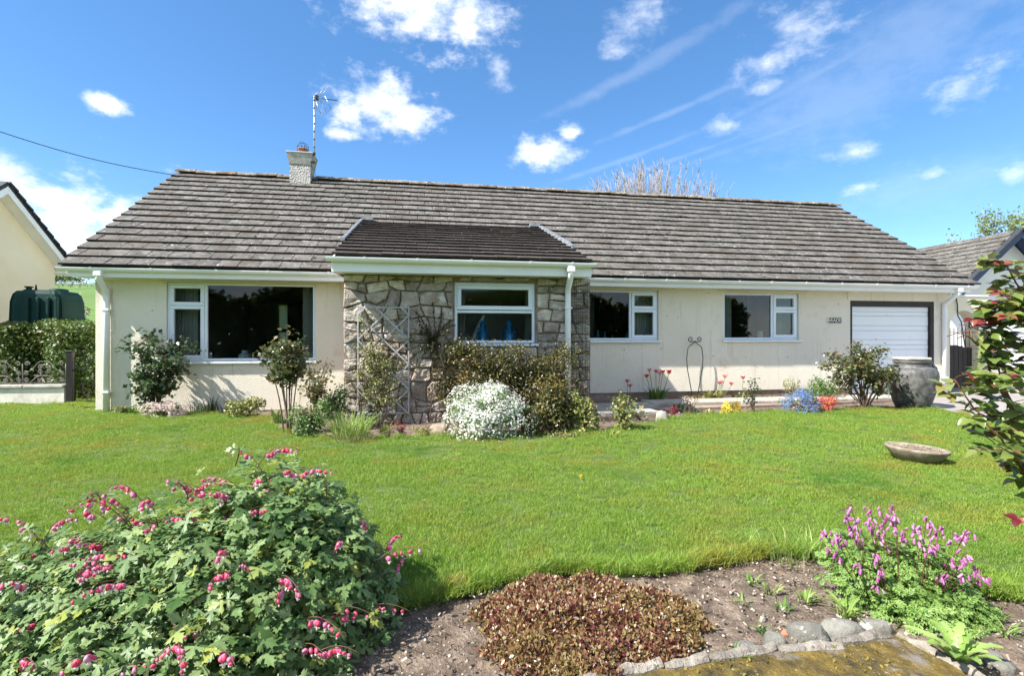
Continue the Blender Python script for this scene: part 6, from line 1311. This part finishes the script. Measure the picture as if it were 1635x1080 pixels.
fme = np_mesh('leaf', FERNY[0], FERNY[1], M['fern']); single_objs('leaf', fme, pos[order[:280]], leafR[order[:280]], fs_[order[:280]], mvo); V, Fa = stamp(FERNY, pos[order[280:2200]], leafR[order[280:2200]], fs_[order[280:2200]]); link('leaves', np_mesh('leaves', V, Fa, M['fern']), mvo)['kind'] = 'stuff'
m_ = MB(); rr2 = [(.001,0),(.004,-.004),(.0052,-.012),(.004,-.019),(.0055,-.0225),(.001,-.024)]; m_.lathe(rr2, (0,0,0), 7); m_.build; fm2 = m_.mesh('flower', M['purple']); st2 = []; fc = 0
tops = [(1353,805),(1350,822),(1385,808),(1370,825),(1387,828),(1408,812),(1420,822),(1430,809),(1432,826),(1395,835),(1400,845),(1480,823),(1462,838),(1490,838),(1500,840),(1517,850),(1540,847),(1545,845),(1310,845),(1323,850),(1338,850),(1320,875),(1412,860),(1397,885),(1365,900),(1355,838),(1360,850),(1375,860),(1450,845),(1470,850),(1500,865),(1520,890),(1545,890),(1560,905),(1575,920),(1540,915),(1545,880),(1402,935),(1405,910),(1440,860),(1485,870),(1510,915)]
for (x, y) in tops:
    zz = r.uniform(-.15,.18) if y < 865 else -.16; Zd = mv.y+zz; tip = at(x+r.gauss(0,3), y, Zd)-mv; b0 = Vector((tip.x*.55, tip.y*.5, .08)); pa = bez(b0, Vector((tip.x*.8, tip.y*.8, tip.z*.7)), tip, 9); st2.append(pa)
    for q in range(7):
        if fc < 294:
            h_ = pa[-1].lerp(pa[-3], q/6); o = bpy.data.objects.new('flower', fm2); COL.objects.link(o); o.parent = mvo; s_ = r.uniform(.85,1.25); o.scale = (s_,)*3; o.location = h_+Vector((r.gauss(0,.009),r.gauss(0,.009),r.gauss(0,.004))); o.rotation_euler = (r.gauss(0,.4),r.gauss(0,.4),0); fc += 1
stems_mesh(st2, [.0014]*len(st2), M['redstem'], 'flower_stem', mvo, 4)
# red brown ground cover mat
gc = gp(935, 1010); n = 26000; a = rg.uniform(0,6.283,n); q = np.sqrt(rg.random(n)); ang = 1+.09*np.sin(3*a+1)+.06*np.sin(7*a)+.05*np.sin(17*a+2)+.06*rg.random(n)**3
cx_, cy_ = gc.x, gc.y+.02; rx_, ry_ = .50, .37; pos = np.stack([cx_+rx_*q*ang*np.cos(a), cy_+ry_*q*ang*np.sin(a), np.zeros(n)],1); hh = .12*(1-q**3.2)*np.array([1+.6*noise.noise(Vector((p[0]*9,p[1]*9,0))) for p in pos]); pos[:,2] = hh*rg.uniform(.75,1.1,n)+.012
V, Fa = stamp(LEAF4, pos, frames(np.tile([0,-.7,.25],(n,1)), rg, .8, -1.3), .022*rg.uniform(.6,1.25,n)); tag(link('ground_cover', np_mesh('ground_cover', V, Fa, M['sedum'])), 'low mat of red and green leaves on the near bed soil', 'ground cover', kind='stuff')
# weeds, fern rosette, long grass wisps
for i, (x, y, nn, h, mt, lab) in enumerate(((1232,948,8,.05,'longgrass','flat grassy weed on bare soil left of the mauve clump'),(1286,962,10,.05,'longgrass','grassy weed tuft nearer the mauve clump'),(1348,985,12,.08,'longgrass','thin grass tuft just behind the long grey stone'),(1202,932,5,.04,'fern','tiny green seedling near the lawn edge'),
        (1182,966,4,.03,'fern','tiny seedling left on the bare soil'),(1251,977,6,.04,'midgreen','small leafy weed behind the stone row'),(1217,1012,6,.03,'midgreen','small weed behind the smooth squarish stone'),(1316,1040,5,.03,'midgreen','small weed growing in the mossy path'),(1590,990,8,.05,'longgrass','small weed on the soil at the right edge'),(1170,1060,8,.05,'midgreen','leafy weed sprouting by the kerb stones'),(1605,1015,7,.05,'fern','thin weed near the kerb at the right edge'),(1385,1030,4,.03,'fern','tiny green sprout at the corner of the mossy path'))):
    clump_blades('weed', gp(x,y), nn*2, .035, h*1.5, .012, 1.3, M[mt], 200+i, lab, 'weed')
for i, (x, y, w, lab) in enumerate(((1262,885,.16,'long untidy grass clump hanging over the bed edge'),(1300,880,.12,'long grass blades against the mauve flowering clump'),(1195,870,.03,'few tall pale grass blades standing in the lawn'))):
    clump_blades('long_grass', gp(x,y,LZ)-Vector((0,0,.02)), int(80*w/.16)+6, w, .17, .006, 1.1, M['longgrass'], 230+i, lab, 'grass clump')
fb = gp(1528, 1068); fo = empty('fern_rosette', fb, 0, 'bright green toothed leaf rosette growing through the kerb', 'plant')
fro = []
for k_ in range(15):
    a = k_*2.4+.3; L_ = r.uniform(.11,.19); vs, fs = [], []; nn = 11
    for i in range(nn):
        u = i/(nn-1); w = (.016 if i % 2 else .030)*(1-u)**.5*(.5+u*1.1) if i < nn-1 else 0; x = L_*u; z = .07*math.sin(u*2.1)+.01
        vs += [(x-(.012 if i % 2 == 0 else 0), w, z+.006), (x, 0, z), (x-(.012 if i % 2 == 0 else 0), -w, z+.006)]
    for i in range(nn-1):
        for q in (0,1): fs.append((3*i+q, 3*i+q+1, 3*i+q+4, 3*i+q+3))
    m_ = MB(); m_.add(vs, fs, True); m_.build('leaf', leafmat('rosette_leaf', [(0,(.22,.36,.08)),(1,(.38,.50,.16))], .4, .35) if k_ == 0 else bpy.data.materials['rosette_leaf'], fo, (r.gauss(0,.01), r.gauss(0,.01), r.uniform(0,.02)), (0, r.uniform(-.35,.1), a))
# foreground rose at the right edge
fr_b = Vector((2.25, 1.95, 0)); fr = empty('foreground_rose', fr_b, 0, 'tall red stemmed rose with glossy green and young red leaves at the right edge', 'rose bush')
ST = [([(1900,1000),(1720,850),(1640,742),(1586,690),(1548,642),(1522,606)], 1.72, .0075, 1.0), ([(1900,980),(1760,820),(1660,705),(1621,660),(1579,590),(1573,561),(1551,542),(1547,512)], 1.80, .0085, .9), ([(1600,622),(1592,580),(1575,540),(1560,525)], 1.80, .005, .8),
      ([(1940,900),(1780,700),(1690,560),(1640,480),(1622,452),(1606,425),(1600,418)], 1.78, .007, .9), ([(1700,575),(1650,530),(1622,512),(1592,492),(1578,485)], 1.78, .005, .9), ([(1720,850),(1660,760),(1640,745),(1600,722),(1582,718)], 1.70, .005, 1.0),
      ([(1900,1050),(1740,930),(1660,850),(1632,830)], 1.66, .006, .8), ([(1820,760),(1720,640),(1660,600),(1640,570),(1628,545)], 1.85, .006, .9), ([(1760,820),(1690,740),(1650,690),(1625,670),(1600,665)], 1.76, .005, .9), ([(1780,700),(1700,600),(1660,520),(1650,470),(1628,440)], 1.85, .006, .8), ([(1800,720),(1700,600),(1650,510),(1620,480),(1600,470)], 1.72, .005, .8), ([(1800,820),(1700,720),(1650,640),(1610,610),(1600,600)], 1.68, .005, .8), ([(1740,600),(1660,540),(1640,505),(1615,498)], 1.7, .004, .8)]
paths, rads, lv, rv = [], [], [], []
for pts, Z, rad, _ in ST:
    P = [at(x, y, Z + .02*(i % 3)) - fr_b for i, (x, y) in enumerate(pts)]
    Q = []
    for i in range(len(P)-1):
        for k_ in range(5): Q.append(P[i].lerp(P[i+1], k_/5) + Vector((r.gauss(0,.0015), r.gauss(0,.0015), r.gauss(0,.0015))))
    Q.append(P[-1]); paths.append(Q); rads.append([rad*.62*(1-.6*i/len(Q)) for i in range(len(Q))])
paths += [bez(Vector((0,0,0)), Vector((.05,-.05,.3)), p[0], 6) for p in paths]; rads += [[.01]*7]*len(ST)
o_st = stems_mesh(paths, rads, M['redstem'], 'stem', fr, 7)
rl_me = np_mesh('leaf', ROSELEAF[0], ROSELEAF[1], M['fgrose'], smooth=True); rn_me = np_mesh('leaf', ROSELEAF[0], ROSELEAF[1], M['newred'], smooth=True)
fl_ = []; pet = []
for pi2, Q in enumerate(paths[:len(ST)]):
    vis = [q for q in Q if (q+fr_b).x/(q+fr_b).y < 1.09]
    nnode = max(3, int(len(vis)*1.25))
    for k_ in range(nnode):
        i0 = len(Q)-1-int(len(vis)*(k_+r.random()*.6)/nnode); i0 = max(1, min(len(Q)-1, i0)); q = Q[i0]; young = k_ < 1
        a = r.uniform(0, 6.283); d = Vector((math.cos(a), math.sin(a)*.6, r.uniform(-.25,.6 if young else .35))).normalized(); L_ = r.uniform(.04,.08)*(.7 if young else 1); e = q+d*L_; pet.append(bez(q, q+d*L_*.5+Vector((0,0,.01)), e, 4))
        sd = d.cross(Vector((0,0,1))).normalized(); ls = (.034 if young else .048)*r.uniform(.8,1.15)
        lf = [(e, d), (e-d*L_*.12, (sd+d*.3)), (e-d*L_*.12, (-sd+d*.3))] + ([(e-d*L_*.6, (sd+d*.3)), (e-d*L_*.6, (-sd+d*.3))] if r.random() < .5 else [])
        for (pp, dr) in lf:
            td = np.array([tuple(dr.normalized())]) + rg.normal(size=(1,3))*.12; Rm = frames(np.array([[r.gauss(0,.35), r.gauss(-.25,.35), .9]]), rg, .15, .15 if not young else -.2, tipdir=td*3)[0]
            wx_ = (pp+fr_b); ux_, uy_ = CX+wx_.x/wx_.y*F, HY-(wx_.z-CAMH)/wx_.y*F
            if not (ux_ < 1563 and uy_ < 585 and not young) and not (ux_ < 1530 and uy_ < 560): fl_.append((tuple(pp), Rm, ls*r.uniform(.85,1.1), young))
fl_.sort(key=lambda q: (-5 if q[3] else 0) - q[2]/max(.4, q[0][1]+fr_b.y) + (9 if (q[0][0]+fr_b.x)/(q[0][1]+fr_b.y) > 1.02 else 0))
for pp, Rm, s_, yg in fl_[:292]: single_objs('leaf', rn_me if yg else rl_me, [np.array(pp)], [Rm], [s_], fr)
if len(fl_) > 292:
    V, Fa = stamp(ROSELEAF, np.array([q[0] for q in fl_[292:]]), np.array([q[1] for q in fl_[292:]]), np.array([q[2] for q in fl_[292:]])); link('leaves', np_mesh('leaves', V, Fa, M['fgrose'], smooth=True), fr)['kind'] = 'stuff'
stems_mesh(pet, [.0015]*len(pet), M['redstem'], 'leaf_stalk', fr, 4)['kind'] = 'stuff'
